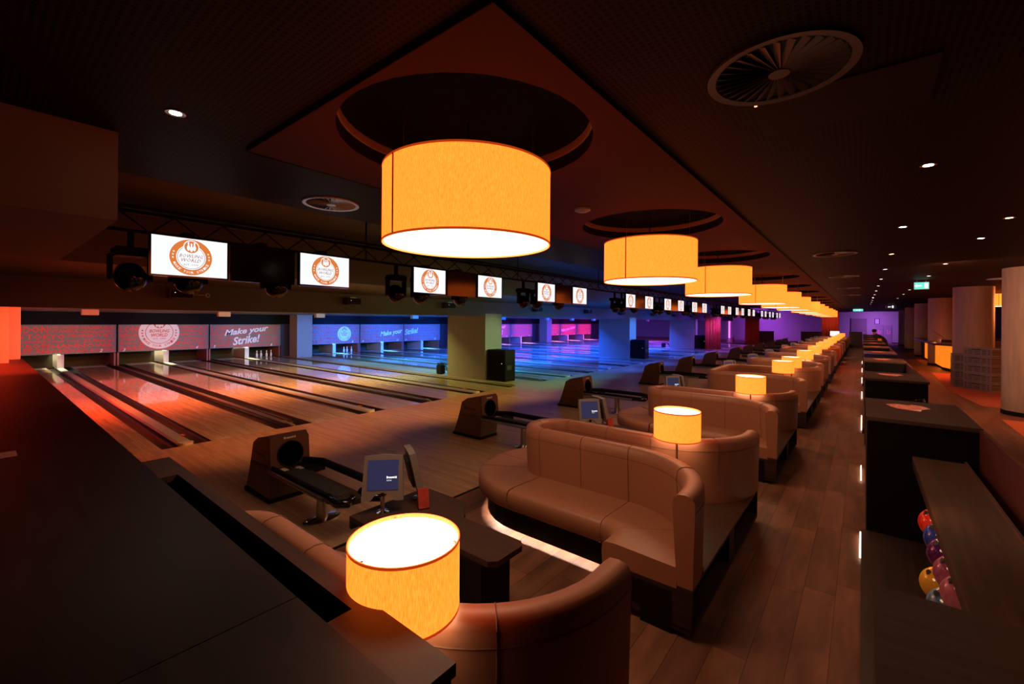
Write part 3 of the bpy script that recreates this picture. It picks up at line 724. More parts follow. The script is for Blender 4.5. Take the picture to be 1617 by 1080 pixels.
# ------------------------------------------------------------ pendants
def shade_geo(R, z0, z1, t=.004): return MB().lathe([(R - t, z0), (R, z0), (R, z1), (R - t, z1), (R - t, z0)], n=64, caps=False)
def make_pendant():
    r = empty('pendant_lamp')
    shade_geo(.6, 0, .53).ob('lamp_shade', SHADE, r)
    MB().lathe([(.588, .012), (.588, .02)], n=64, sm=False).ob('diffuser', DIFF, r)
    MB().lathe([(.601, 0), (.603, .0), (.603, .014), (.601, .014)], n=64, caps=False).ob('lower_rim', mat('self-lit rim tape', (.5, .16, .03), .6, emit=(.7, .06, .005), es=.6), r)  # rim emission stands in for lamp light on the tape
    MB().lathe([(.601, .516), (.603, .516), (.603, .53), (.601, .53)], n=64, caps=False).ob('upper_rim', MATS['self-lit rim tape'], r)
    a = math.radians(-97)
    bx(.598, -.006, .01, .6045, .006, .52).ob('seam', mat('shade seam', (.25, .06, .01), .7), r).rotation_euler = (0, 0, a)
    MB().lathe([(.594, .47), (.594, .476)], n=64, sm=False).ob('upper_cover', mat('recess paint', (.006, .005, .004), .9, spec=.1), r)  # unseen disc added to block the diffuser's upward light from the recess
    sp = MB()
    for k in range(3): b = 2 * PI * k / 3 + .3; sp.tube([(.59 * cos(b), .59 * sin(b), .5), (0, 0, .5)], .006, 5)
    sp.ob('spider', STEEL, r)
    for k in range(3): b = 2 * PI * k / 3 + .3; MB().tube([(.5 * cos(b), .5 * sin(b), .5), (.5 * cos(b), .5 * sin(b), ZS + .15 - 2.645)], .0025, 4).ob('suspension_wire', STEEL, r)
    MB().tube([(0, 0, .5), (0, 0, ZS + .15 - 2.645)], .008, 6).ob('cable', BLACK, r)
    return r
p0 = make_pendant()
for i, y in enumerate(pend_y):
    o = p0 if i == 0 else copy_tree(p0)
    o.location = (PXc, y, 2.645)
    tag(o, '%s large orange drum pendant from the camera, above the sofas' % ORD[i], 'pendant lamp', 'drum pendants over the sofas')
    light('pendant bulb', 'AREA', (PXc, y, 2.64), (1, .50, .23), 17, 1.1, aim=(PXc, y, 0))

# ------------------------------------------------------------ ceiling fittings
def downlight(x, y, z, label, e=40, pw=6):
    r = empty('downlight', (x, y, z)); tag(r, label, 'downlight', 'ceiling downlights')
    MB().lathe([(.035, -.004), (.055, -.006), (.055, 0), (.035, 0), (.035, -.004)], n=24, caps=False).ob('trim_ring', STEEL, r)
    MB().lathe([(.033, -.005), (.033, -.002)], n=20, sm=False).ob('bulb', glow('downlight %d' % e, (1, .74, .5), e), r)
    if pw: light('downlight beam', 'SPOT', (x, y, z - .02), (1, .62, .4), pw, .03, aim=(x, y, 0), spot=80)
downlight(-3.46, .81, ZC, 'bright downlight in the ceiling left of the first pendant', 60, 22)
for i in range(12):
    y = 5.0 + 2.98 * i
    downlight(.42, y, ZC, '%s downlight from the camera in the ceiling row over the right aisle' % ORD[i], 60 if i in (0, 1, 8) else 7, (34, 24, 12)[min(i, 2)])
for i, y in enumerate([8.07, 9.73, 13.4, 16.5, 19.6, 22.8, 26, 30]):
    downlight(1.41, y, ZC, '%s downlight from the camera in the ceiling row nearest the round columns' % ORD[i], 50 if i == 1 else 7, 6 if i == 1 else 0)
def vent(x, y, z, R, label, m=DGREY):
    r = empty('ceiling_vent', (x, y, z)); tag(r, label, 'ceiling vent', 'round ceiling vents')
    MB().lathe([(R * .88, -.012), (R, -.016), (R, 0), (R * .88, 0), (R * .88, -.012)], n=48, caps=False).ob('outer_ring', m, r)
    MB().lathe([(R * .88, -.002), (R * .88, 0)], n=48, sm=False).ob('backing', BLACK, r)
    MB().lathe([(.05, -.02), (.05, -.002)], n=20).ob('hub', m, r)
    for k in range(30):
        a = 2 * PI * k / 30; l = .06 if k % 3 else .05; 
        r0 = R * .12 if k % 3 == 0 else R * (.42 if k % 3 == 1 else .5)
        s_ = MB().add([(r0, -.012, -.004), (R * .86, -.02, -.004), (R * .86, .012, -.018), (r0, .008, -.018), (r0, -.012, 0), (R * .86, -.02, 0), (R * .86, .012, -.014), (r0, .008, -.014)],
                      [(0, 1, 2, 3), (4, 7, 6, 5), (0, 4, 5, 1), (1, 5, 6, 2), (2, 6, 7, 3), (3, 7, 4, 0)])
        if k == 0: slat_me = s_.mesh('slat', m)
        o = me_ob('slat', slat_me, r); o.rotation_euler = (0, 0, a); o.scale = (1, 1, 1)
VM = mat('vent brown', (.045, .025, .018), .5)
vent(-.35, 2.66, ZC, .345, 'large dark round swirl vent in the ceiling at the upper right', VM)
vent(-4.74, 2.56, ZC, .30, 'round slatted vent catching cool light left of the first pendant', mat('vent pale', (.45, .45, .5), .4, metal=.4))
for i, y in enumerate([10.3, 15.4, 20.5, 25.6]): vent(-.42, y, ZC, .345, '%s pale glinting swirl vent above the aisle beyond the big dark one' % ORD[i], mat('vent dim', (.14, .11, .10), .35))
r = empty('ceiling_hatch', (-.12, 3.24, ZC)); tag(r, 'rectangular access hatch in the perforated ceiling behind the big vent', 'hatch')
bx(-.42, -.3, -.012, .42, .3, 0).ob('panel', mat('hatch paint', (.022, .010, .007), .7, spec=.1), r)
bx(-.4, -.27, -.016, -.385, -.255, -.012).ob('indicator', glow('hatch indicator', (1, .35, .2), 2.5), r)
r = empty('smoke_detector', (-2.52, 4.4, ZS)); tag(r, 'small round smoke detector on the smooth ceiling between the first two pendants', 'smoke detector')
MB().lathe([(.09, 0), (.09, -.02), (.06, -.035), (.0001, -.037)], n=24).ob('housing', mat('detector grey', (.25, .22, .25), .5), r)
def exit_sign(x, y, z, w_, label, on=True):
    r = empty('exit_sign', (x, y, z)); tag(r, label, 'exit sign', 'exit signs')
    g_ = glow('exit green', (.10, .75, .55), 1.3) if on else mat('exit dim green', (.2, .3, .25), .5)
    bx(-w_ / 2, -.03, -.22, w_ / 2, .03, 0, .005).ob('box', WHITE, r); bx(-w_ / 2 + .01, -.034, -.21, w_ / 2 - .01, -.03, -.01).ob('panel', g_, r)
    s_ = MB().box(-.10, -.037, -.13, .0, -.034, -.09).add([(-.16, -.036, -.11), (-.10, -.036, -.06), (-.10, -.036, -.16)], [(0, 1, 2)])
    s_.box(.06, -.037, -.18, .14, -.034, -.03).ob('pictogram', glow('exit white', (.8, 1, .95), 1.5), r)
    for dx in (-.1, .1): MB().tube([(dx, 0, 0), (dx, 0, ZC - z)], .005, 4).ob('hanger', STEEL, r)
exit_sign(1.38, 18.0, 3.37, .34, 'lit green exit sign hanging before the round columns')
exit_sign(-.32, 49, 3.40, .7, 'far lit green exit sign above the single door')
exit_sign(1.48, 39, 3.36, .56, 'dim exit sign hanging above the double door', False)

# ------------------------------------------------------------ sofas (hairpin backs with wrap-round seats)
RA, XA, XT = .75, -1.66, -2.65      # arm arc radius, start of arc, start of tip
def hairpin(e, full=True, near=True, step=.07):
    """(x,y,nx,ny) along the back from near arm end round the tip to the far arm end; normals point to the seat side"""
    P = []
    def arc(cx_, cy_, r, a0, a1, sgn, n=14):
        for i in range(n + 1):
            a = a0 + (a1 - a0) * i / n; P.append((cx_ + r * cos(a), cy_ + r * sin(a), sgn * cos(a), sgn * sin(a)))
    h = .27
    # near arm: centre of arc is on the seat side
    P.append((XA + RA, -e - h - RA - .12, -1, 0))
    arc(XA, -e - h - RA, RA, 0, PI / 2, -1)
    i1 = len(P) - 1
    n = 10
    for i in range(1, n): P.append((XA + (XT - XA) * i / n, -e - h, 0, -1))
    i2 = len(P)
    arc(XT, -e, h, -PI / 2, -PI, 1, 8)
    if e > .01:
        for i in range(1, 6): P.append((XT - h, -e + 2 * e * i / 6, -1, 0))
    mid = len(P) // 2
    arc(XT, e, h, PI, PI / 2, 1, 8)
    i3 = len(P) - 1
    for i in range(1, n): P.append((XT + (XA - XT) * i / n, e + h, 0, 1))
    i4 = len(P)
    arc(XA, e + h + RA, RA, -PI / 2, 0, -1)
    P.append((XA + RA, e + h + RA + .12, -1, 0))
    return P, (0, i1, i2, i3, i4, len(P) - 1)
BACKSEC = [(-.055, .34), (.045, .34), (.055, .45), (.065, .60), (.075, .78), (.082, .86), (.075, .92), (.045, .948), (.0, .953), (-.045, .945), (-.066, .91), (-.066, .84), (-.06, .6)]
CUSH = [(.05, .30), (.05, .455), (.50, .47), (.575, .462), (.60, .44), (.605, .40), (.60, .30), (.585, .285), (.09, .285)]
def clampP(path, idx0, idx1): return path[idx0:idx1 + 1]
def make_sofa(e, sides=(True, True)):
    P, (a0, i1, i2, i3, i4, a1) = hairpin(e)
    r = empty('curved_sofa')
    mid = (i2 + i3) // 2 if sides[0] else i3 - 5
    if sides[0]:
        MB().sweep(P[a0:mid + 1], BACKSEC, taper=False).ob('backrest', LEATHER, r)
        MB().sweep(P[mid:a1 + 1], BACKSEC, taper=False).ob('backrest', LEATHER, r)
    else:
        MB().sweep(P[mid:a1 + 1], BACKSEC).ob('backrest', LEATHER, r)
    # seam piping along the roll and upright seams
    off = .079
    s0 = a0 if sides[0] else mid
    pip = MB(); pip.tube([(x + nx * off, y + ny * off, .845) for x, y, nx, ny in P[s0:a1 + 1]], .0035, 5)
    pip.tube([(x - nx * .067, y - ny * .067, .845) for x, y, nx, ny in P[s0:a1 + 1]], .0035, 5)
    for i in (a0 + 7, i1, i1 + 5, i2, mid, i3, i3 + 5, i4, i4 + 7):
        if i < s0: continue
        x, y, nx, ny = P[i]
        pip.tube([(x + nx * q, y + ny * q, z) for q, z in [(a * 1.03, .6 + (b - .6) * 1.006) for a, b in BACKSEC[2:]]], .0028, 4)
    pip.ob('piping', LEATHERD, r)
    cuts = [a0, a0 + 7, i1, i2, i2 + 5, mid if e < .01 else mid, i3 - 5, i3, i4, i4 + 7, a1]
    cuts = sorted(set(cuts))
    for u, v in zip(cuts, cuts[1:]):
        if not sides[0] and u < mid - 1: continue
        seg_ = P[u:v + 1]
        # shrink ends slightly for the seams
        def lerp(A, B, t): return tuple(A[k] + (B[k] - A[k]) * t for k in range(4))
        if len(seg_) > 2:
            dd = math.hypot(seg_[1][0] - seg_[0][0], seg_[1][1] - seg_[0][1]); seg_[0] = lerp(seg_[0], seg_[1], min(.3, .004 / max(dd, .01)))
            seg_[-1] = lerp(seg_[-1], seg_[-2], min(.3, .004 / max(dd, .01)))
        MB().sweep(seg_, CUSH, sm=True).ob('seat_cushion', LEATHER, r)
    MB().sweep(P[s0:a1 + 1], [(.08, .05), (.08, .283), (.50, .283), (.50, .05), (.485, .05), (.485, .11), (.30, .11), (.30, .0), (.08, .0)], sm=False).ob('plinth', BLACK, r)
    MB().sweep(P[max(s0, i1 + 1):i4 - 1], [(.392, .104), (.392, .109), (.41, .109), (.41, .104)], sm=False).ob('led_strip', LED, r)
    return r
def make_storage(e, half=False):
    P, (a0, i1, i2, i3, i4, a1) = hairpin(e)
    r = empty('storage_bench'); X1 = -.86
    if half: P = P[i3 - 5:]
    n0 = .04
    pts = [(min(x + nx * n0, X1), y + ny * n0) for x, y, nx, ny in P]
    ya, yb = pts[0][1], pts[-1][1]
    pts[0] = (pts[0][0], ya); top = pts + [(X1, yb), (X1, ya if not half else ya)]
    if half: top = pts + [(X1, yb), (X1, ya)]
    MB().prism(top, .315, .34).ob('bench_top', TABLEW, r)
    body = [(min(x, X1 - .30), y) for x, y in pts] + [(X1 - .30, yb), (X1 - .30, ya)]
    body = [p for k, p in enumerate(body) if k == 0 or p != body[k - 1]]
    bx(X1 - .32, ya + .03, .05, X1 - .30, yb - .03, .315).ob('cubby_back', BLACK, r)
    inner = [(x + nx * 0, y) for x, y, nx, ny in P if x < X1 - .32]
    MB().prism(inner, .0, .314).ob('body', BLACK, r)
    for q in (ya, yb - .03): bx(X1 - .62, q, .06, X1, q + .03, .315).ob('end_panel', DARKW, r)
    n_ = 2 if e < .01 else 3
    if half: n_ = 1
    for k in range(1, n_): y = ya + (yb - ya) * k / n_; bx(X1 - .29, y - .09, .06, X1 - .004, y + .09, .315).ob('divider', DARKW, r)
    bx(X1 - .30, ya, .04, X1, yb, .08).ob('bottom_board', DARKW, r)
    bx(X1 - .34, ya + .03, 0, X1 - .06, yb - .03, .04).ob('toe_kick', BLACK, r)
    return r
WB = []
for g in range(4):
    WB += [(4.1 + GRP * g, 'n'), (7.67 + GRP * g, 'n')] + ([(12.28 + GRP * g, 'w')] if g < 3 else [(11.3 + GRP * g, 'n')])
proto = {'n': (make_sofa(0), make_storage(0)), 'w': (make_sofa(.785), make_storage(.785)), 'h': (make_sofa(0, (False, True)), make_storage(0, True))}
first = {'n': True, 'w': True}
o, st = proto['h']; o.location = (0, .82, 0); st.location = (0, .82, 0)
tag(o, 'tan leather curved sofa arm behind the table lamp, nearest the camera, beside the black counter', 'sofa', 'curved tan sofas')
tag(st, 'dark wooden bench base under the nearest sofa beside the black counter', 'storage bench', 'bench bases under the sofas')
lamps = [(1.07)]
for i, (y, k) in enumerate(WB):
    so, st = proto[k]
    if first[k]: first[k] = False
    else: so, st = copy_tree(so), copy_tree(st)
    so.location = (0, y, 0); st.location = (0, y, 0)
    kk = 'hairpin-shaped' if k == 'n' else 'extra wide hairpin-shaped'
    tag(so, '%s tan leather %s sofa along the aisle from the camera' % (ORD[i], kk), 'sofa', 'curved tan sofas')
    tag(st, 'low dark bench with open cubbies under the %s %s sofa' % (ORD[i], 'leather' if k == 'n' else 'leather, wide'), 'storage bench', 'bench bases under the sofas')
    lamps += [y + .2] if k == 'n' else [y - .74, y + .78]

def make_floor_lamp():
    r = empty('floor_lamp')
    shade_geo(.215, .63, .905).ob('lamp_shade', SHADE, r)
    MB().lathe([(.208, .885), (.208, .890)], n=48, sm=False).ob('upper_diffuser', DIFF, r)
    MB().lathe([(.208, .645), (.208, .650)], n=48, sm=False).ob('lower_diffuser', DIFF, r)
    MB().lathe([(.2155, .895), (.217, .895), (.217, .905), (.2155, .905)], n=48, caps=False).ob('upper_rim', MATS['self-lit rim tape'], r)
    MB().lathe([(.2155, .63), (.217, .63), (.217, .64), (.2155, .64)], n=48, caps=False).ob('lower_rim', MATS['self-lit rim tape'], r)
    MB().lathe([(.011, .012), (.011, .64)], n=12).ob('pole', CHROME, r)
    MB().lathe([(.11, 0), (.11, .012), (.02, .018)], n=32).ob('base', CHROME, r)
    for a in (0.6, 0.6 + 2 * PI / 3, .6 + 4 * PI / 3):
        o = MB().lathe([(.006, .886), (.006, .899)], (.2 * cos(a), .2 * sin(a)), 8).ob('fixing_screw', STEEL, r)
    return r
l0 = make_floor_lamp()
for i, y in enumerate(lamps):
    o = l0 if i == 0 else copy_tree(l0)
    o.location = (-1.40, y, .34)
    tag(o, '%s orange drum table lamp from the camera, standing on the bench inside the sofa back' % ORD[i], 'table lamp', 'lamps among the sofas')
    light('table lamp bulb', 'AREA', (-1.40, y, 1.25), (1, .55, .27), 1.2, .4, aim=(-1.4, y, 4))
    light('table lamp bulb down', 'AREA', (-1.40, y, .965), (1, .50, .22), 1.8, .4, aim=(-1.4, y, 0))
    if i < 6: light('table lamp glow', 'POINT', (-1.40, y, 1.32), (1, .5, .2), .5, .12)

# ------------------------------------------------------------ tables, monitors, menus
def make_table():
    r = empty('console_table')
    pts = [(-3.25, -.40), (-2.72, -.40), (-2.52, -.18), (-1.93, -.18), (-1.88, -.13), (-1.88, .13), (-1.93, .18), (-2.52, .18), (-2.72, .40), (-3.25, .40)]
    MB().prism(pts, .46, .50).ob('table_top', TABLEW, r)
    MB().box(-2.6, -.15, .0, -2.0, .15, .46, .01).ob('pedestal', BLACK, r)
    MB().box(-3.15, -.28, .06, -2.6, .28, .46).box(-3.1, -.24, 0, -2.62, .24, .06).ob('cabinet', BLACK, r)
    bx(-3.25, -.40, .40, -3.22, .40, .46).ob('front_apron', DARKW, r)
    return r
def make_monitor():
    r = empty('score_monitor')
    MB().lathe([(.055, 0), (.055, .012), (.018, .02), (.018, .14)], n=20).ob('stand', CHROME, r)
    tilt = Matrix.Rotation(-.22, 4, 'X')   # faces -Y locally
    pts = [(-.17, .0), (-.10, .0), (-.07, .035), (-.04, .055), (.04, .055), (.07, .035), (.10, 0), (.17, 0), (.155, .36), (0, .372), (-.155, .36)]
    hd = empty('head'); 
    b = MB(); n = len(pts)
    b.add([(x, -.02, z) for x, z in pts] + [(x, .035, z) for x, z in pts], [tuple(range(n)), tuple(range(2 * n - 1, n - 1, -1))] + [(i, i + n, (i + 1) % n + n, (i + 1) % n) for i in range(n)])
    def place(o): o.location = (0, 0, .10); o.rotation_euler = (-.22, 0, 0); return o
    bpy.data.objects.remove(hd)
    cs = place(b.ob('casing', GREYP, r))
    s_ = bx(-.125, -.024, .085, .125, -.02, .325).ob('display', SCRB, cs)
    t = MB(); text_fit(t, 'Brunswick', (.03, .175, .115, .195), (Vector((0, -.024, 0)), Vector((1, 0, 0)), Vector((0, 0, 1)), Vector((0, -1, 0))), ext=.001, res=1, offset=.03)
    text_fit(t, 'VECTOR', (.03, .155, .07, .165), (Vector((0, -.024, 0)), Vector((1, 0, 0)), Vector((0, 0, 1)), Vector((0, -1, 0))), ext=.001, res=1)
    t.ob('screen_text', glow('screen text', (1, 1, 1), 1.2), cs)
    MB().lathe([(.02, 0), (.02, .004)], n=16).ob('knob', BLACK, cs, (0, -.02, .045)).rotation_euler = (PI / 2, 0, 0)
    place(bx(-.12, .035, .05, .12, .06, .30, .01).ob('back_shell', DGREY, r))
    return r
def make_menu():
    r = empty('menu_stand')
    MB().prismY([(-.05, 0), (.05, 0), (.005, .16), (-.005, .16)], -.045, .045).ob('card', mat('red menu print', (.45, .05, .03), .4, noise=.6, nscale=30), r)
    bx(-.06, -.05, 0, .06, .05, .006).ob('foot', BLACK, r)
    st_ = MB()
    for k in range(4): st_.box(.0, -.025 + .01 * (k % 2), .03 + k * .03, .0475 - (k * .03 + .03) * .28 + .0005, .025, .034 + k * .03)
    st_.ob('print_lines', mat('menu pale print', (.8, .6, .4), .5), r)
    return r
ta, mo, mn = make_table(), make_monitor(), make_menu()
BOOTH = [2.33, 5.87, 9.5] + [p + GRP * g for g in (1, 2, 3) for p in (2.33, 5.87, 9.5)]
k = 0
for i, y in enumerate(BOOTH):
    t = ta if i == 0 else copy_tree(ta); t.location = (0, y, 0)
    tag(t, '%s dark walnut console table from the camera, inside a sofa booth' % ORD[i], 'table', 'tables in the booths')
    m1 = mo if i == 0 else copy_tree(mo); m1.location = (-3.10, y - .19, .5); m1.rotation_euler = (0, 0, math.radians(47))
    m2 = copy_tree(mo); m2.location = (-3.10, y + .19, .5); m2.rotation_euler = (0, 0, math.radians(152))
    tag(m1, 'grey score monitor facing the camera on the %s console table from the camera' % ORD[i], 'monitor', 'score monitors')
    tag(m2, 'grey score monitor seen edge-on on the %s console table from the camera' % ORD[i], 'monitor', 'score monitors')
    if i < 4:
        m3_ = mn if i == 0 else copy_tree(mn); m3_.location = (-2.93, y + .1, .5); m3_.rotation_euler = (0, 0, -.5)
        tag(m3_, 'small red folded menu card on the %s console table from the camera' % ORD[i], 'menu', 'menu cards')

# ------------------------------------------------------------ ball returns
def make_return():
    r = empty('ball_return')      # origin at floor, y=0 centre; front face at x=-5.25
    out = [(-5.92, 0), (-5.80, .30), (-5.76, .42), (-5.70, .62), (-5.56, .70), (-5.27, .765), (-5.24, .74), (-5.20, .40), (-5.24, .0)]
    hw = .215
    MB().prismY(out, -hw, hw).ob('hood', HOOD, r)
    fp = MB(); n = 28; ccx, ccz, cr = 0, .535, .145
    # front face plate with round opening (plate in YZ plane, tilted slightly)
    ang = [2 * PI * k / n for k in range(n)]
    ov = [(.215, .40), (.215, .745), (-.215, .745), (-.215, .40)]
    vs = []; fs = []
    for a in ang:
        ca, sa = cos(a), sin(a); t = min(.222 / abs(ca) if abs(ca) > 1e-6 else 9, (.235 if sa > 0 else .18) / abs(sa) if abs(sa) > 1e-6 else 9)
        for rr, dx in ((cr, 0), (t, 0), (cr, -.04)):
            vs.append((-5.185 - (ccz + rr * sa - .4) * .10 + dx, rr * ca, ccz + rr * sa))
    for k in range(n): j = (k + 1) % n; fs += [(k * 3, k * 3 + 1, j * 3 + 1, j * 3), (k * 3, j * 3, j * 3 + 2, k * 3 + 2)]
    fp.add(vs, fs).ob('face_plate', HOODF, r)
    op = MB().lathe([(.0001, 0), (cr, 0)], n=28, caps=False).ob('ball_opening', mat('opening black', (.001, .001, .001), .9, spec=0), r, (-5.20, 0, ccz)); op.rotation_euler = (0, PI / 2 - .1, 0)
    MB().tube([(-5.196 - cr * sin(a) * .1, cr * cos(a), ccz + cr * sin(a)) for a in [2 * PI * k / 28 for k in range(29)]], .008, 6).ob('opening_ring', BLACK, r)
    t = MB(); text_fit(t, 'Brunswick', (-.07, 0, .07, .028), (Vector((-5.214, 0, .71)), Vector((0, 1, 0)), Vector((-.1, 0, 1)), Vector((1, 0, .1))), ext=.004, res=1, offset=.02); t.ob('brand_lettering', mat('badge silver', (.8, .78, .75), .3, emit=(.8, .6, .5), es=.0), r)
    bx(-5.93, -hw - .015, 0, -5.22, hw + .015, .05, .01).ob('kick_base', BLACK, r)
    pn = MB().prismY([(-5.78, .36), (-5.74, .40), (-5.30, .43), (-5.26, .40), (-5.30, .385)], -hw - .006, hw + .006).ob('side_band', mat('hood band', (.07, .035, .025), .4), r)
    t2 = MB(); text_fit(t2, 'Brunswick', (-.13, -.02, .13, .02), (Vector((-5.5, -hw - .002, .52)), Vector((1, 0, 0)), Vector((0, 0, 1)), Vector((0, -1, 0))), ext=.002, res=1); t2.ob('side_lettering', mat('dark lettering', (.03, .02, .015), .3), r)
    # ball rack: tray, rails, far rail, bumper ends
    z = .40
    pl = [(-5.20, -.22), (-3.95, -.22), (-3.75, -.13), (-3.72, .0), (-3.85, .07), (-5.20, .07)]
    MB().prism(pl, z - .05, z).ob('tray', mat('tray dark', (.035, .022, .018), .3), r)
    MB().prism([(-5.0, -.15), (-4.0, -.15), (-3.9, -.1), (-3.9, .0), (-5.0, 0)], z, z + .006).ob('tray_mat', mat('tray mat', (.025, .025, .02), .7, noise=.3, nscale=60), r)
    MB().tube([(-5.2, -.235, z - .02), (-3.98, -.235, z - .02)], .022, 8).ob('near_rail', STEEL, r)
    MB().tube([(-5.2, -.20, z + .02), (-3.98, -.20, z + .02)], .02, 8).ob('rubber_rail', BLACK, r)
    fr_ = MB().tube([(-5.2, .16, z + .02), (-4.95, .26, z + .03), (-3.95, .26, z + .03), (-3.80, .20, z + .02)], .042, 10); fr_.ob('far_rail', BLACK, r)
    bx(-5.2, .05, z - .04, -4.85, .24, z + .01).ob('bridge', BLACK, r)
    for yy, x_ in ((-.14, -3.78), (.14, -3.68)):
        b_ = MB().tube([(x_ - .18, yy - .05, z), (x_, yy - .07, z - .005), (x_ + .06, yy, z - .01), (x_, yy + .08, z)], .042, 10); b_.ob('bumper', BLACKG, r)
    MB().lathe([(.06, .02), (.05, z - .05)], (-4.42, -.02), 20).ob('pedestal', STEEL, r)
    fo = MB().lathe([(.2, 0), (.2, .012), (.05, .035)], n=32).ob('foot', CHROME, r, (-4.42, -.02, 0)); fo.scale = (.55, 1, 1)
    for yy, xx in ((-.13, -5.08), (.03, -5.02)): bx(xx - .05, yy - .04, z + .001, xx + .05, yy + .04, z + .004).ob('label_plate', mat('pale sticker', (.6, .5, .42), .5), r)
    for s2 in (-1, 1): MB().lathe([(.014, .03), (.014, .04)], (-4.42, -.02 + s2 * .17), 8).ob('foot_screw', CHROME, r)
    return r
br = make_return()
for i, y in enumerate(PAIRS):
    o = br if i == 0 else copy_tree(br); o.location = (0, y, 0)
    tag(o, '%s brown ball return with round opening and dark ball rack from the camera' % ORD[i], 'ball return', 'ball returns on the approach')

# ------------------------------------------------------------ left counter
ZK = 1.10
ct = empty('long_counter', (0, 0, 0)); tag(ct, 'huge black-brown laminate counter filling the lower left corner', 'counter')
bx(-15.8, -1.4, ZK - .04, -1.585, .735, ZK).ob('worktop', COUNTER, ct)
bx(-1.58, -1.4, ZK - .04, -.92, .735, ZK).ob('worktop', COUNTER, ct)
bx(-3.9, .825, ZK - .04, -.92, .89, ZK).ob('rail', RAILW, ct)
bx(-3.9, .735, ZK - .04, -3.42, .825, ZK).ob('rail_end', RAILW, ct)
bx(-1.37, .735, ZK - .04, -.92, .825, ZK).ob('rail_end', RAILW, ct)
bx(-3.42, .735, ZK - .30, -1.37, .825, ZK - .28).ob('slot_floor', BLACK, ct)
bx(-15.8, -1.35, 0, -.95, .70, ZK - .04).ob('carcass', BLACK, ct)
bx(-3.88, .70, 0, -.95, .735, ZK - .04).ob('slot_back', BLACK, ct)
bx(-3.88, .825, 0, -.95, .87, ZK - .04).ob('front_panel', BLACK, ct)
bx(-.95, .70, 0, -.93, .88, ZK - .04).ob('end_panel', BLACK, ct)
r = bx(-4.95, .05, ZK, -4.75, .2, ZK + .001).ob('flyer', mat('pink white flyer', (.8, .3, .25), .5, noise=.8, nscale=60)); tag(r, 'small pink and white flyer lying on the counter at the left picture edge', 'flyer')

# ------------------------------------------------------------ ball racks and cabinets, right
CAB = wood('cabinet top laminate', (.05, .030, .022), (.10, .062, .045), 'X', .38, scale=5)
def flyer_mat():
    m, nt, N, L, b = nm('self-lit decal print')
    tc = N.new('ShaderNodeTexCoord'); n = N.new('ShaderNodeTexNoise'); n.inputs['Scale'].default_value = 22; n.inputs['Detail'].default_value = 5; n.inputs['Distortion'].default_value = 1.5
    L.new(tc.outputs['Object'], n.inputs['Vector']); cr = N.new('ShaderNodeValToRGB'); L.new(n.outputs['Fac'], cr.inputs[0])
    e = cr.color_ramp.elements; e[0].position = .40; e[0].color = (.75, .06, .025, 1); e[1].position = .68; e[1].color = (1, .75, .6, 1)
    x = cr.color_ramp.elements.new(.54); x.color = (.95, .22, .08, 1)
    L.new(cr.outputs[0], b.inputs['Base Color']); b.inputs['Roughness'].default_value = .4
    L.new(cr.outputs[0], b.inputs['Emission Color']); b.inputs['Emission Strength'].default_value = .25  # slight emission added to brighten the print, which is no lamp
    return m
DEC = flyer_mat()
dec_pts = [(x, y * 2.1) for x, y in [(-.16, .06), (-.08, .10), (.02, .09), (.06, .12), (.14, .10), (.20, .03), (.12, -.02), (.10, -.09), (.02, -.08), (-.06, -.06), (-.12, -.01)]]
def make_cab():
    r = empty('cabinet')
    bx(.03, 0, 1.165, .815, 1.38, 1.20).ob('top_board', CAB, r)
    bx(.045, .015, .06, .80, 1.365, 1.165).ob('carcass', BLACK, r)
    bx(.07, .04, 0, .78, 1.34, .06).ob('plinth', BLACK, r)
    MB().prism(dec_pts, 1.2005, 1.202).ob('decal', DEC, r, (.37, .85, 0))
    bx(.035, .02, .08, .045, 1.36, 1.15).ob('side_panel', DARKWY, r)
    return r
def ball_mat(name, c1, c2, r_=.08):
    m, nt, N, L, b = nm(name)
    tc = N.new('ShaderNodeTexCoord'); n = N.new('ShaderNodeTexNoise'); n.inputs['Scale'].default_value = 5; n.inputs['Detail'].default_value = 6; n.inputs['Distortion'].default_value = 2.5
    L.new(tc.outputs['Object'], n.inputs['Vector']); mx = N.new('ShaderNodeMix'); mx.data_type = 'RGBA'
    mr = N.new('ShaderNodeMapRange'); mr.inputs[1].default_value = .4; mr.inputs[2].default_value = .65; L.new(n.outputs['Fac'], mr.inputs[0]); L.new(mr.outputs[0], mx.inputs[0])
    mx.inputs[6].default_value = (*c1, 1); mx.inputs[7].default_value = (*c2, 1); L.new(mx.outputs[2], b.inputs['Base Color'])
    b.inputs['Roughness'].default_value = r_; b.inputs['Coat Weight'].default_value = .6
    return m
BM = {'red': ball_mat('red ball', (.65, .01, .01), (.95, .10, .05)), 'blue': ball_mat('blue ball', (.01, .02, .22), (.05, .10, .5)), 'purple': ball_mat('purple ball', (.05, .01, .10), (.25, .03, .22)),
      'mauve': ball_mat('mauve ball', (.35, .06, .16), (.6, .18, .30)), 'pink': ball_mat('pink ball', (.50, .10, .20), (.68, .26, .34)),
      'yellow': ball_mat('yellow ball', (.85, .38, .02), (.95, .60, .08)), 'teal blue': ball_mat('teal blue ball', (.01, .08, .22), (.35, .5, .65))}
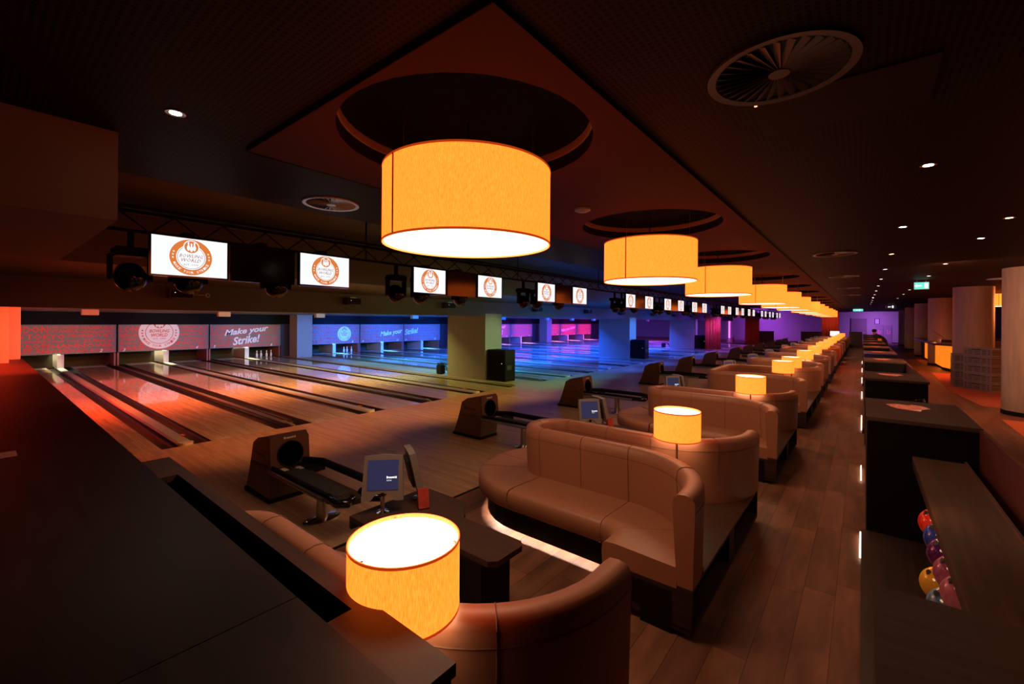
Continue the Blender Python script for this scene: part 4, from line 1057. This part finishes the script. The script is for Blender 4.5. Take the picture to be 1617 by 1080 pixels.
def make_rack():
    r = empty('ball_rack')        # y from 0 to 3.45
    Lr = 3.46
    bx(.0, .0, 0, .80, Lr, .10).ob('base_board', DARKWY, r)
    bx(.79, .0, 0, .82, Lr, 1.19).ob('back_panel', mat('red brown panel', (.10, .018, .012), .5), r)
    bx(.362, .0, .855, .70, Lr, .88).ob('top_shelf', SLABW, r)
    bx(.362, .0, .79, .377, Lr, .855).ob('shelf_fascia', DARKWY, r)
    bx(.70, .0, .80, .715, Lr, .90).ob('shelf_lip', SLABW, r)
    bx(.715, .0, .72, .79, Lr, .74).ob('channel', BLACK, r)
    for z, x in ((.58, .40), (.38, .345)):
        MB().tube([(x, .05, z), (x, 2.62 if z > .5 else 2.0, z)], .014, 8).ob('ball_rail', STEEL, r); MB().tube([(x + .15, .05, z), (x + .15, Lr - .05, z)], .014, 8).ob('ball_rail', STEEL, r)
    return r
cb, rk = make_cab(), make_rack()
CY = [.58] + [5.45 + 4.02 * i for i in range(11)]
CY[3] = 13.6; CY[4] = 17.35; CY[2] = 9.3
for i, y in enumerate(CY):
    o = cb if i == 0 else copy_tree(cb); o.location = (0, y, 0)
    tag(o, '%s dark box cabinet from the camera in the row right of the aisle' % ORD[i], 'cabinet', 'cabinets along the aisle')
    if i == 0:      # wide, reaches out of frame, decal hidden below the frame
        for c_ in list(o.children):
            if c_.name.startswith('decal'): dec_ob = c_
    if i % 2 == 0 and i < len(CY) - 1:
        ln = CY[i + 1] - (y + 1.38)
        q = rk if i == 0 else copy_tree(rk); q.location = (0, y + 1.385, 0); q.scale = (1, (ln - .01) / 3.46, 1)
        tag(q, '%s dark wooden ball rack from the camera between two box cabinets' % ORD[i // 2], 'ball rack', 'ball racks along the aisle')
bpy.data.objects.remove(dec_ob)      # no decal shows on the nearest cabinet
bme = {}
def ball(col, x, y, z, label):
    r = empty('bowling_ball', (x, y, z - .108)); tag(r, label, 'bowling ball', 'bowling balls in the nearest rack')
    bm = bmesh.new(); bmesh.ops.create_uvsphere(bm, u_segments=32, v_segments=20, radius=.108)
    me = bpy.data.meshes.new('shell'); bm.to_mesh(me); bm.free(); me.polygons.foreach_set('use_smooth', [True] * len(me.polygons)); me.materials.append(BM[col])
    me_ob('shell', me, r, (0, 0, .108))
    h = MB()
    for a, b in ((0, 0), (.22, .1), (.1, .3)):
        d = Vector((-.62 + a * .4, -.35 + b * .6, .68)).normalized(); u = d.orthogonal().normalized(); v = d.cross(u); c0 = d * .1083
        h.add([c0] + [c0 + (u * cos(q) + v * sin(q)) * .012 for q in [2 * PI * t / 12 for t in range(12)]], [(0, t + 1, (t + 1) % 12 + 1) for t in range(12)])
    h.ob('finger_holes', BLACK, r, (0, 0, .108))
ball('red', .42, 4.23, .70, 'bright red bowling ball furthest up the nearest rack')
ball('blue', .425, 3.95, .70, 'dark blue bowling ball next to the red one in the rack')
ball('purple', .42, 3.69, .70, 'deep purple bowling ball between the dark blue and mauve ones')
ball('mauve', .425, 3.44, .70, 'mauve bowling ball with a white glint under the shelf edge')
ball('pink', .43, 3.20, .70, 'dusty pink bowling ball nearest the camera in the upper row')
ball('yellow', .39, 3.72, .50, 'yellow bowling ball on the lower rail of the nearest rack')
ball('teal blue', .40, 3.46, .50, 'blue bowling ball with white flecks on the lower rail, in front of the yellow one')
light('rack glow', 'POINT', (.2, 3.9, 1.0), (1, .5, .25), 2.0, .05)
# led glow under cabinets
lm = bx(-.004, 0, .012, .02, .7, .022).mesh('led_strip', glow('plinth led', (1, .80, .6), 5))
for i, (a, b) in enumerate(((4.95, 5.55), (7.4, 8.15), (10.9, 12.6), (15.5, 17), (19.5, 21.5), (24, 26), (29, 31))):
    o = bx(-.012, a, .02, 0.0, b, .03).ob('led_strip', glow('plinth led', (1, .80, .6), 5)); tag(o, '%s short glowing light strip from the camera at the foot of the cabinet row' % ORD[i], 'light strip', 'light strips at the cabinet feet')
r = empty('paper_clip_rail', (.40, 7.35, 1.0)); r.name = 'grab_bar'; tag(r, 'shiny bent metal bar behind the first full cabinet', 'metal bar')
MB().tube([(0, 0, .11), (.20, .12, .16), (.215, .10, .13)], .008, 6).tube([(.20, .12, .16), (.2, .12, -1.0)], .006, 6).ob('bar', CHROME, r)

# ------------------------------------------------------------ bar, carpets, crates, seating right
def backlit():
    m, nt, N, L, b = nm('backlit onyx panel')
    tc = N.new('ShaderNodeTexCoord'); mp = N.new('ShaderNodeMapping'); mp.inputs['Scale'].default_value = (1, 1.2, 9); L.new(tc.outputs['Object'], mp.inputs[0])
    n = N.new('ShaderNodeTexNoise'); n.inputs['Scale'].default_value = 1.6; n.inputs['Detail'].default_value = 3; L.new(mp.outputs[0], n.inputs['Vector'])
    mx = N.new('ShaderNodeMix'); mx.data_type = 'RGBA'; mx.inputs[6].default_value = (1, .13, .004, 1); mx.inputs[7].default_value = (1, .33, .016, 1); L.new(n.outputs['Fac'], mx.inputs[0])
    L.new(mx.outputs[2], b.inputs['Emission Color']); b.inputs['Emission Strength'].default_value = .95; b.inputs['Base Color'].default_value = (.3, .1, .02, 1)
    return m
OP = backlit()
bar = empty('bar_counter', (0, 0, 0)); tag(bar, 'bar counter with dark top and glowing orange front panels between round columns', 'bar counter')
MB().prism([(2.5, 27.4), (3.1, 26.3), (4.2, 26.3), (4.2, 30.9)] + [(3.15 + .54 * cos(a), 31.1 + .54 * sin(a)) for a in [-.3 - (2 * PI - .6) * q / 16 for q in range(17)]] + [(4.2, 31.3), (4.2, 38.0), (2.62, 38.0), (2.5, 37.4)], 1.15, 1.24).ob('bar_top', mat('bar top', (.02, .013, .012), .25), bar)
for a, b in ((27.9, 29.4), (29.42, 30.5), (31.8, 33.5), (33.52, 35.2)):
    bx(2.86, a, .14, 2.9, b - .01, 1.13).ob('panel', OP, bar)
MB().prism([(2.86, 27.88), (3.05, 26.8), (3.09, 26.8), (2.9, 27.9)], .14, 1.13).ob('panel', OP, bar)
MB().prism([(3.07, 26.8), (4.1, 26.8), (4.1, 26.84), (3.07, 26.84)], .14, 1.13).ob('panel', OP, bar)
MB().prism([(2.9, 27.9), (3.12, 26.85), (4.1, 26.85), (4.1, 30.5), (2.9, 30.5)], 0, 1.15).prism([(2.9, 31.72), (4.1, 31.72), (4.1, 37.8), (2.9, 37.8)], 0, 1.15).ob('carcass', BLACK, bar)
light('bar panel spill', 'AREA', (2.8, 29, .7), (1, .3, .05), 14, .9, 3, aim=(0, 29, .3))
g_ = empty('glass_tray', (3.2, 30.0, 1.24)); tag(g_, 'dark tray of small glasses standing on the bar top', 'tray')
bx(-.15, -.5, 0, .15, .5, .1, .02).ob('tray', BLACK, g_)
gm_ = mat('glass clear', (.7, .6, .5), .1)
for q in range(4): MB().lathe([(.03, 0), (.035, .14)], (-.25, -.4 + q * .2), 12).ob('glass', gm_, g_)
MB().tube([(0, 0, .1), (-.45, .35, .55)], .015, 6).ob('tongs', STEEL, g_)
CP = [[(2.14, 19.2), (2.41, 16.23), (6, 16.1), (6, 26), (2.35, 26)], [(2.40, 14.25), (2.36, 12.36), (2.1, 6), (6, 6), (6, 14.2)], [(2.5, 33), (2.5, 37.5), (5, 37.5), (5, 33)], [(2.5, 40.5), (2.5, 46), (5, 46), (5, 40.5)], [(2.5, 49), (2.5, 56), (5, 56), (5, 49)]]
CN = ['orange carpet runner under the stacked crates', 'orange carpet nearest the camera at the right edge', 'orange carpet strip past the bar', 'orange carpet strip between the fourth and fifth round columns', 'farthest orange carpet strip before the violet wall']
for pts, lb in zip(CP, CN): tag(MB().prism(pts, 0, .006).ob('carpet', CARPET), lb, 'carpet', 'orange carpets')
CRM = mat('grey crate plastic', (.24, .20, .17), .6)
def make_crate():
    r = empty('crate'); Wc, D, Hc = .86, .62, .26
    sh = MB()
    sh.box(0, 0, 0, Wc, D, .02)
    for z0, z1 in ((.02, .05), (.07, .095), (.115, .14), (.16, .185), (.215, .26)):
        sh.box(0, 0, z0, Wc, .02, z1); sh.box(0, D - .02, z0, Wc, D, z1); sh.box(0, 0, z0, .02, D, z1); sh.box(Wc - .02, 0, z0, Wc, D, z1)
    for x in [0, .12, .30, .54, .72, Wc - .02]: sh.box(x, -.006, 0, x + .022, .02, .255)
    for y in [0, .14, .30, .46, D - .02]: sh.box(-.006, y, 0, .02, y + .022, .255)
    sh.ob('shell', CRM, r)
    bx(.30, -.02, .19, .56, 0, .225).ob('grip', DGREY, r)
    bx(.03, .03, .02, Wc - .03, D - .03, .20).ob('contents', mat('crate inside', (.05, .035, .03), .8), r)
    return r
cr0 = make_crate()
ang = math.atan2(-.72, .53)
posn = ['bottom', 'second from bottom', 'middle', 'second from top', 'topmost']
for q in range(5):
    o = cr0 if q == 0 else copy_tree(cr0)
    o.location = (2.58, 20.42, .006 + .272 * q); o.rotation_euler = (0, 0, ang + random.uniform(-.015, .015))
    tag(o, 'grey slatted plastic crate, %s of the tall stack before the second round column' % posn[q], 'crate', 'crates in the tall stack')
for q in range(4):
    o = copy_tree(cr0); o.location = (3.05, 20.93, .006 + .272 * q); o.rotation_euler = (0, 0, PI / 2)
    tag(o, 'grey slatted plastic crate, %s of the lower stack behind the tall one' % ['bottom', 'second from bottom', 'third from bottom', 'topmost'][q], 'crate', 'crates in the lower stack')
dt = empty('dining_table', (4.35, 21.9, 0)); tag(dt, 'dark edged dining table glimpsed between two round columns', 'table')
bx(-.7, -.7, .72, .7, .7, .76).ob('table_top', mat('table oak', (.25, .13, .08), .4), dt)
for a, b in ((-.6, -.6), (.6, -.6), (-.6, .6), (.6, .6)): bx(a - .03, b - .03, 0, a + .03, b + .03, .72).ob('leg', BLACK, dt)
ch = empty('dining_chair', (3.75, 20.3, 0), .4); tag(ch, 'tan upholstered chair beside the stacked crates, half hidden by the near column', 'chair')
bx(-.24, -.24, .40, .24, .24, .48, .03).ob('seat', LEATHER, ch); MB().prismY([(.18, .45), (.26, .45), (.34, .98), (.28, .98)], -.23, .23).ob('backrest', LEATHER, ch)
for a, b in ((-.2, -.2), (.2, -.2), (-.2, .2), (.2, .2)): bx(a - .02, b - .02, 0, a + .02, b + .02, .4).ob('leg', BLACK, ch)
pt = empty('partition', (4.7, 24.0, 0)); tag(pt, 'low dark framed partition behind the crates', 'partition')
bx(-1, 0, 0, 1, .06, 1.5).ob('panel', mat('partition tan', (.12, .07, .04), .6), pt); bx(-1.02, -.02, 1.5, 1.02, .08, 1.56).ob('cap', BLACK, pt)
o = copy_tree(p0, loc=(4.5, 27.5, 2.88)); tag(o, 'orange drum pendant glimpsed between two round columns at the right', 'pendant lamp')
for c_ in list(o.children):
    if 'wire' in c_.name or 'cable' in c_.name: bpy.data.objects.remove(c_)
MB().tube([(0, 0, .5), (0, 0, ZC - 2.88)], .008, 6).ob('cable', BLACK, o)
o = copy_tree(vm, loc=(0, 0, 0)) if False else None
vent(3.1, 18.6, ZC, .3, 'small pale vent in the ceiling between two round columns', mat('vent pale', (.45, .45, .5), .4, metal=.4))

# ------------------------------------------------------------ far things
def curtain(x0, y0, x1, y1, z0, z1, label):
    L_ = math.hypot(x1 - x0, y1 - y0); ux, uy = (x1 - x0) / L_, (y1 - y0) / L_; nx, ny = -uy, ux
    n = 90; vs = []; fs = []
    for i in range(n + 1):
        t = L_ * i / n; d = .045 * sin(i * 2 * PI / 9) + .015 * sin(i * 1.7)
        for z, k in ((z0, 1.25), (z1, .7)): vs.append((x0 + ux * t + nx * d * k, y0 + uy * t + ny * d * k, z))
    for i in range(n): fs.append((2 * i, 2 * i + 2, 2 * i + 3, 2 * i + 1))
    r = empty('curtain'); tag(r, label, 'curtain', 'red curtains')
    b = MB().add(vs, fs, True).ob('drape', CURT, r); md = b.modifiers.new('thickness', 'SOLIDIFY'); md.thickness = .012
    MB().tube([(x0 - ux * .1, y0 - uy * .1, z1), (x1 + ux * .1, y1 + uy * .1, z1)], .02, 6).ob('curtain_rail', BLACK, r)
curtain(-9.52, 35.75, -8.62, 36.55, .02, 2.75, 'pleated magenta-red curtain hanging beside the third violet column')
curtain(-8.84, 46.9, -7.81, 47.98, .02, 2.9, 'dark red pleated curtain at the end of the lanes, middle of the three')
curtain(-3.3, 55, -1.86, 55, .02, 3.62, 'tall orange-red pleated curtain beside the far end of the aisle')
pb = empty('end_cabinet', (-.9, 48.0, 0)); tag(pb, 'tall dark cabinet closing the far end of the aisle', 'cabinet')
bx(0, 0, 0, .88, .7, 1.34).ob('body', mat('dark violet brown', (.05, .03, .035), .6), pb); bx(-.02, -.02, 1.34, .9, .72, 1.38).ob('top_board', DARKW, pb)
rl = empty('reception_lamp', (-2.1, 52.5, 0)); rl.name = 'far_lamp'; tag(rl, 'bright white glowing lampshade at the far end of the sofas', 'lamp')
bx(-.35, -.2, .9, .35, .2, 1.35, .02).ob('lamp_shade', glow('white shade', (1, .92, .8), 1.6), rl); MB().lathe([(.1, 0), (.1, .02), (.02, .03), (.02, .9)], n=12).ob('stand', STEEL, rl)
for i, (a, b, c_, d_, lb) in enumerate(((-9.6, 52, -7.2, 52.6, 'low dark red partition against the far violet wall'), (-4.9, 53, -3.2, 53.6, 'dark booth partition left of the tall curtain'))):
    q = empty('partition', (a, b, 0)); tag(q, lb, 'partition'); bx(0, 0, 0, c_ - a, .5, 1.2).ob('panel', mat('dark red board', (.10, .02, .03), .6), q); bx(-.03, -.03, 1.2, c_ - a + .03, .53, 1.25).ob('cap', BLACK, q)
fe = empty('fire_extinguisher', (-10.54, 50, 0)); tag(fe, 'red fire extinguisher standing beyond the last lane', 'fire extinguisher')
MB().lathe([(.09, 0), (.09, .5), (.04, .58)], n=16).ob('cylinder', mat('extinguisher red', (.8, .04, .02), .3), fe); MB().tube([(0, 0, .58), (0, 0, .64), (.1, 0, .66)], .015, 6).ob('valve', BLACK, fe)
# dark ramps beside columns
for g in (0, 2):
    y = 11.5 + 12.33 * g
    q = empty('ball_ramp', (-12.75, y, 0)); tag(q, ['low black ball ramp peeping out left of the nearest column', 'low black ball ramp left of the violet column'][g // 2], 'ball ramp', 'ball ramps')
    for s_ in (0, .16): MB().tube([(-.3, s_, .42), (.05, s_, .40), (.2, s_, .3), (.35, s_, .02)], .02, 8).ob('guide_rail', BLACK, q)
    MB().box(-.35, -.04, 0, -.05, .2, .36, .03).ob('frame', BLACK, q)

# person leaning over the racks
def person():
    r = empty('person', (1.02, 31.6, 0)); tag(r, 'person in a dark jacket bending forward behind the far cabinets', 'person')
    # skeleton facing -X, bent forward
    J = [(0, 0, .93, .15), (-.05, 0, 1.1, .15), (-.22, 0, 1.30, .17), (-.36, 0, 1.42, .15), (-.44, 0, 1.49, .065), (-.50, 0, 1.56, .085), (-.53, 0, 1.66, .095),
         (-.02, -.10, .85, .10), (.02, -.11, .48, .075), (.05, -.11, .09, .05), (-.10, -.11, .04, .045), (-.02, .10, .85, .10), (.02, .11, .48, .075), (.05, .11, .09, .05), (-.10, .11, .04, .045),
         (-.34, -.19, 1.40, .075), (-.40, -.24, 1.16, .055), (-.50, -.20, .98, .04), (-.55, -.19, .92, .035), (-.34, .19, 1.40, .075), (-.42, .24, 1.16, .055), (-.52, .18, .99, .04), (-.57, .17, .93, .035)]
    E = [(0, 1), (1, 2), (2, 3), (3, 4), (4, 5), (5, 6), (0, 7), (7, 8), (8, 9), (9, 10), (0, 11), (11, 12), (12, 13), (13, 14), (3, 15), (15, 16), (16, 17), (17, 18), (3, 19), (19, 20), (20, 21), (21, 22)]
    fing = []
    JJ = list(J)
    for w_ in (18, 22):
        for k in range(5):
            bx_, by_, bz_, _ = J[w_]; yy = by_ + (k - 2) * .02; le = (.05, .075, .08, .07, .055)[k]
            a = len(JJ); JJ.append((bx_ - le * .6, yy, bz_ - le * .5, .010)); JJ.append((bx_ - le * .7, yy, bz_ - le * 1.1, .008)); E += [(w_, a), (a, a + 1)]
    me = bpy.data.meshes.new('body'); me.from_pydata([j[:3] for j in JJ], E, []); o = bpy.data.objects.new('body', me); COL.objects.link(o)
    md = o.modifiers.new('s', 'SKIN'); 
    for i, j in enumerate(JJ): me.skin_vertices[0].data[i].radius = (j[3], j[3])
    me.skin_vertices[0].data[0].use_root = True
    o.modifiers.new('sub', 'SUBSURF').levels = 1; o.modifiers['sub'].render_levels = 1
    me2 = bpy.data.meshes.new_from_object(o.evaluated_get(DG())); bpy.data.objects.remove(o)
    jk = mat('dark jacket', (.012, .012, .02), .8); sk = mat('skin', (.45, .25, .17), .6); tr_ = mat('dark trousers', (.02, .018, .02), .8)
    for m_ in (jk, sk, tr_): me2.materials.append(m_)
    for p in me2.polygons:
        p.use_smooth = True; c_ = p.center
        p.material_index = 1 if (c_.z > 1.52 or (c_.x < -.46 and c_.z < 1.03)) else (2 if c_.z < .92 else 0)
    b = bpy.data.objects.new('body', me2); COL.objects.link(b); b.parent = r
    MB().lathe([(.0001, -.1), (.09, -.05), (.108, .02), (.09, .08), (.0001, .115)], n=16).ob('hair', BLACK, r, (-.51, 0, 1.70))
    f_ = MB().lathe([(.0001, 0), (.012, .01), (.0001, .03)], n=8); f_.ob('nose', sk, r, (-.625, 0, 1.64))
    return r
person()
tag(bx(.64, 30.6, 1.2, .80, 30.8, 1.30).ob('yellow_box', mat('yellow box', (.75, .5, .06), .5)), 'small yellow box on the cabinet beside the bending person', 'box')
print('objects', len(bpy.data.objects), 'tris', sum(len(o.data.polygons) for o in bpy.data.objects if o.type == 'MESH'))
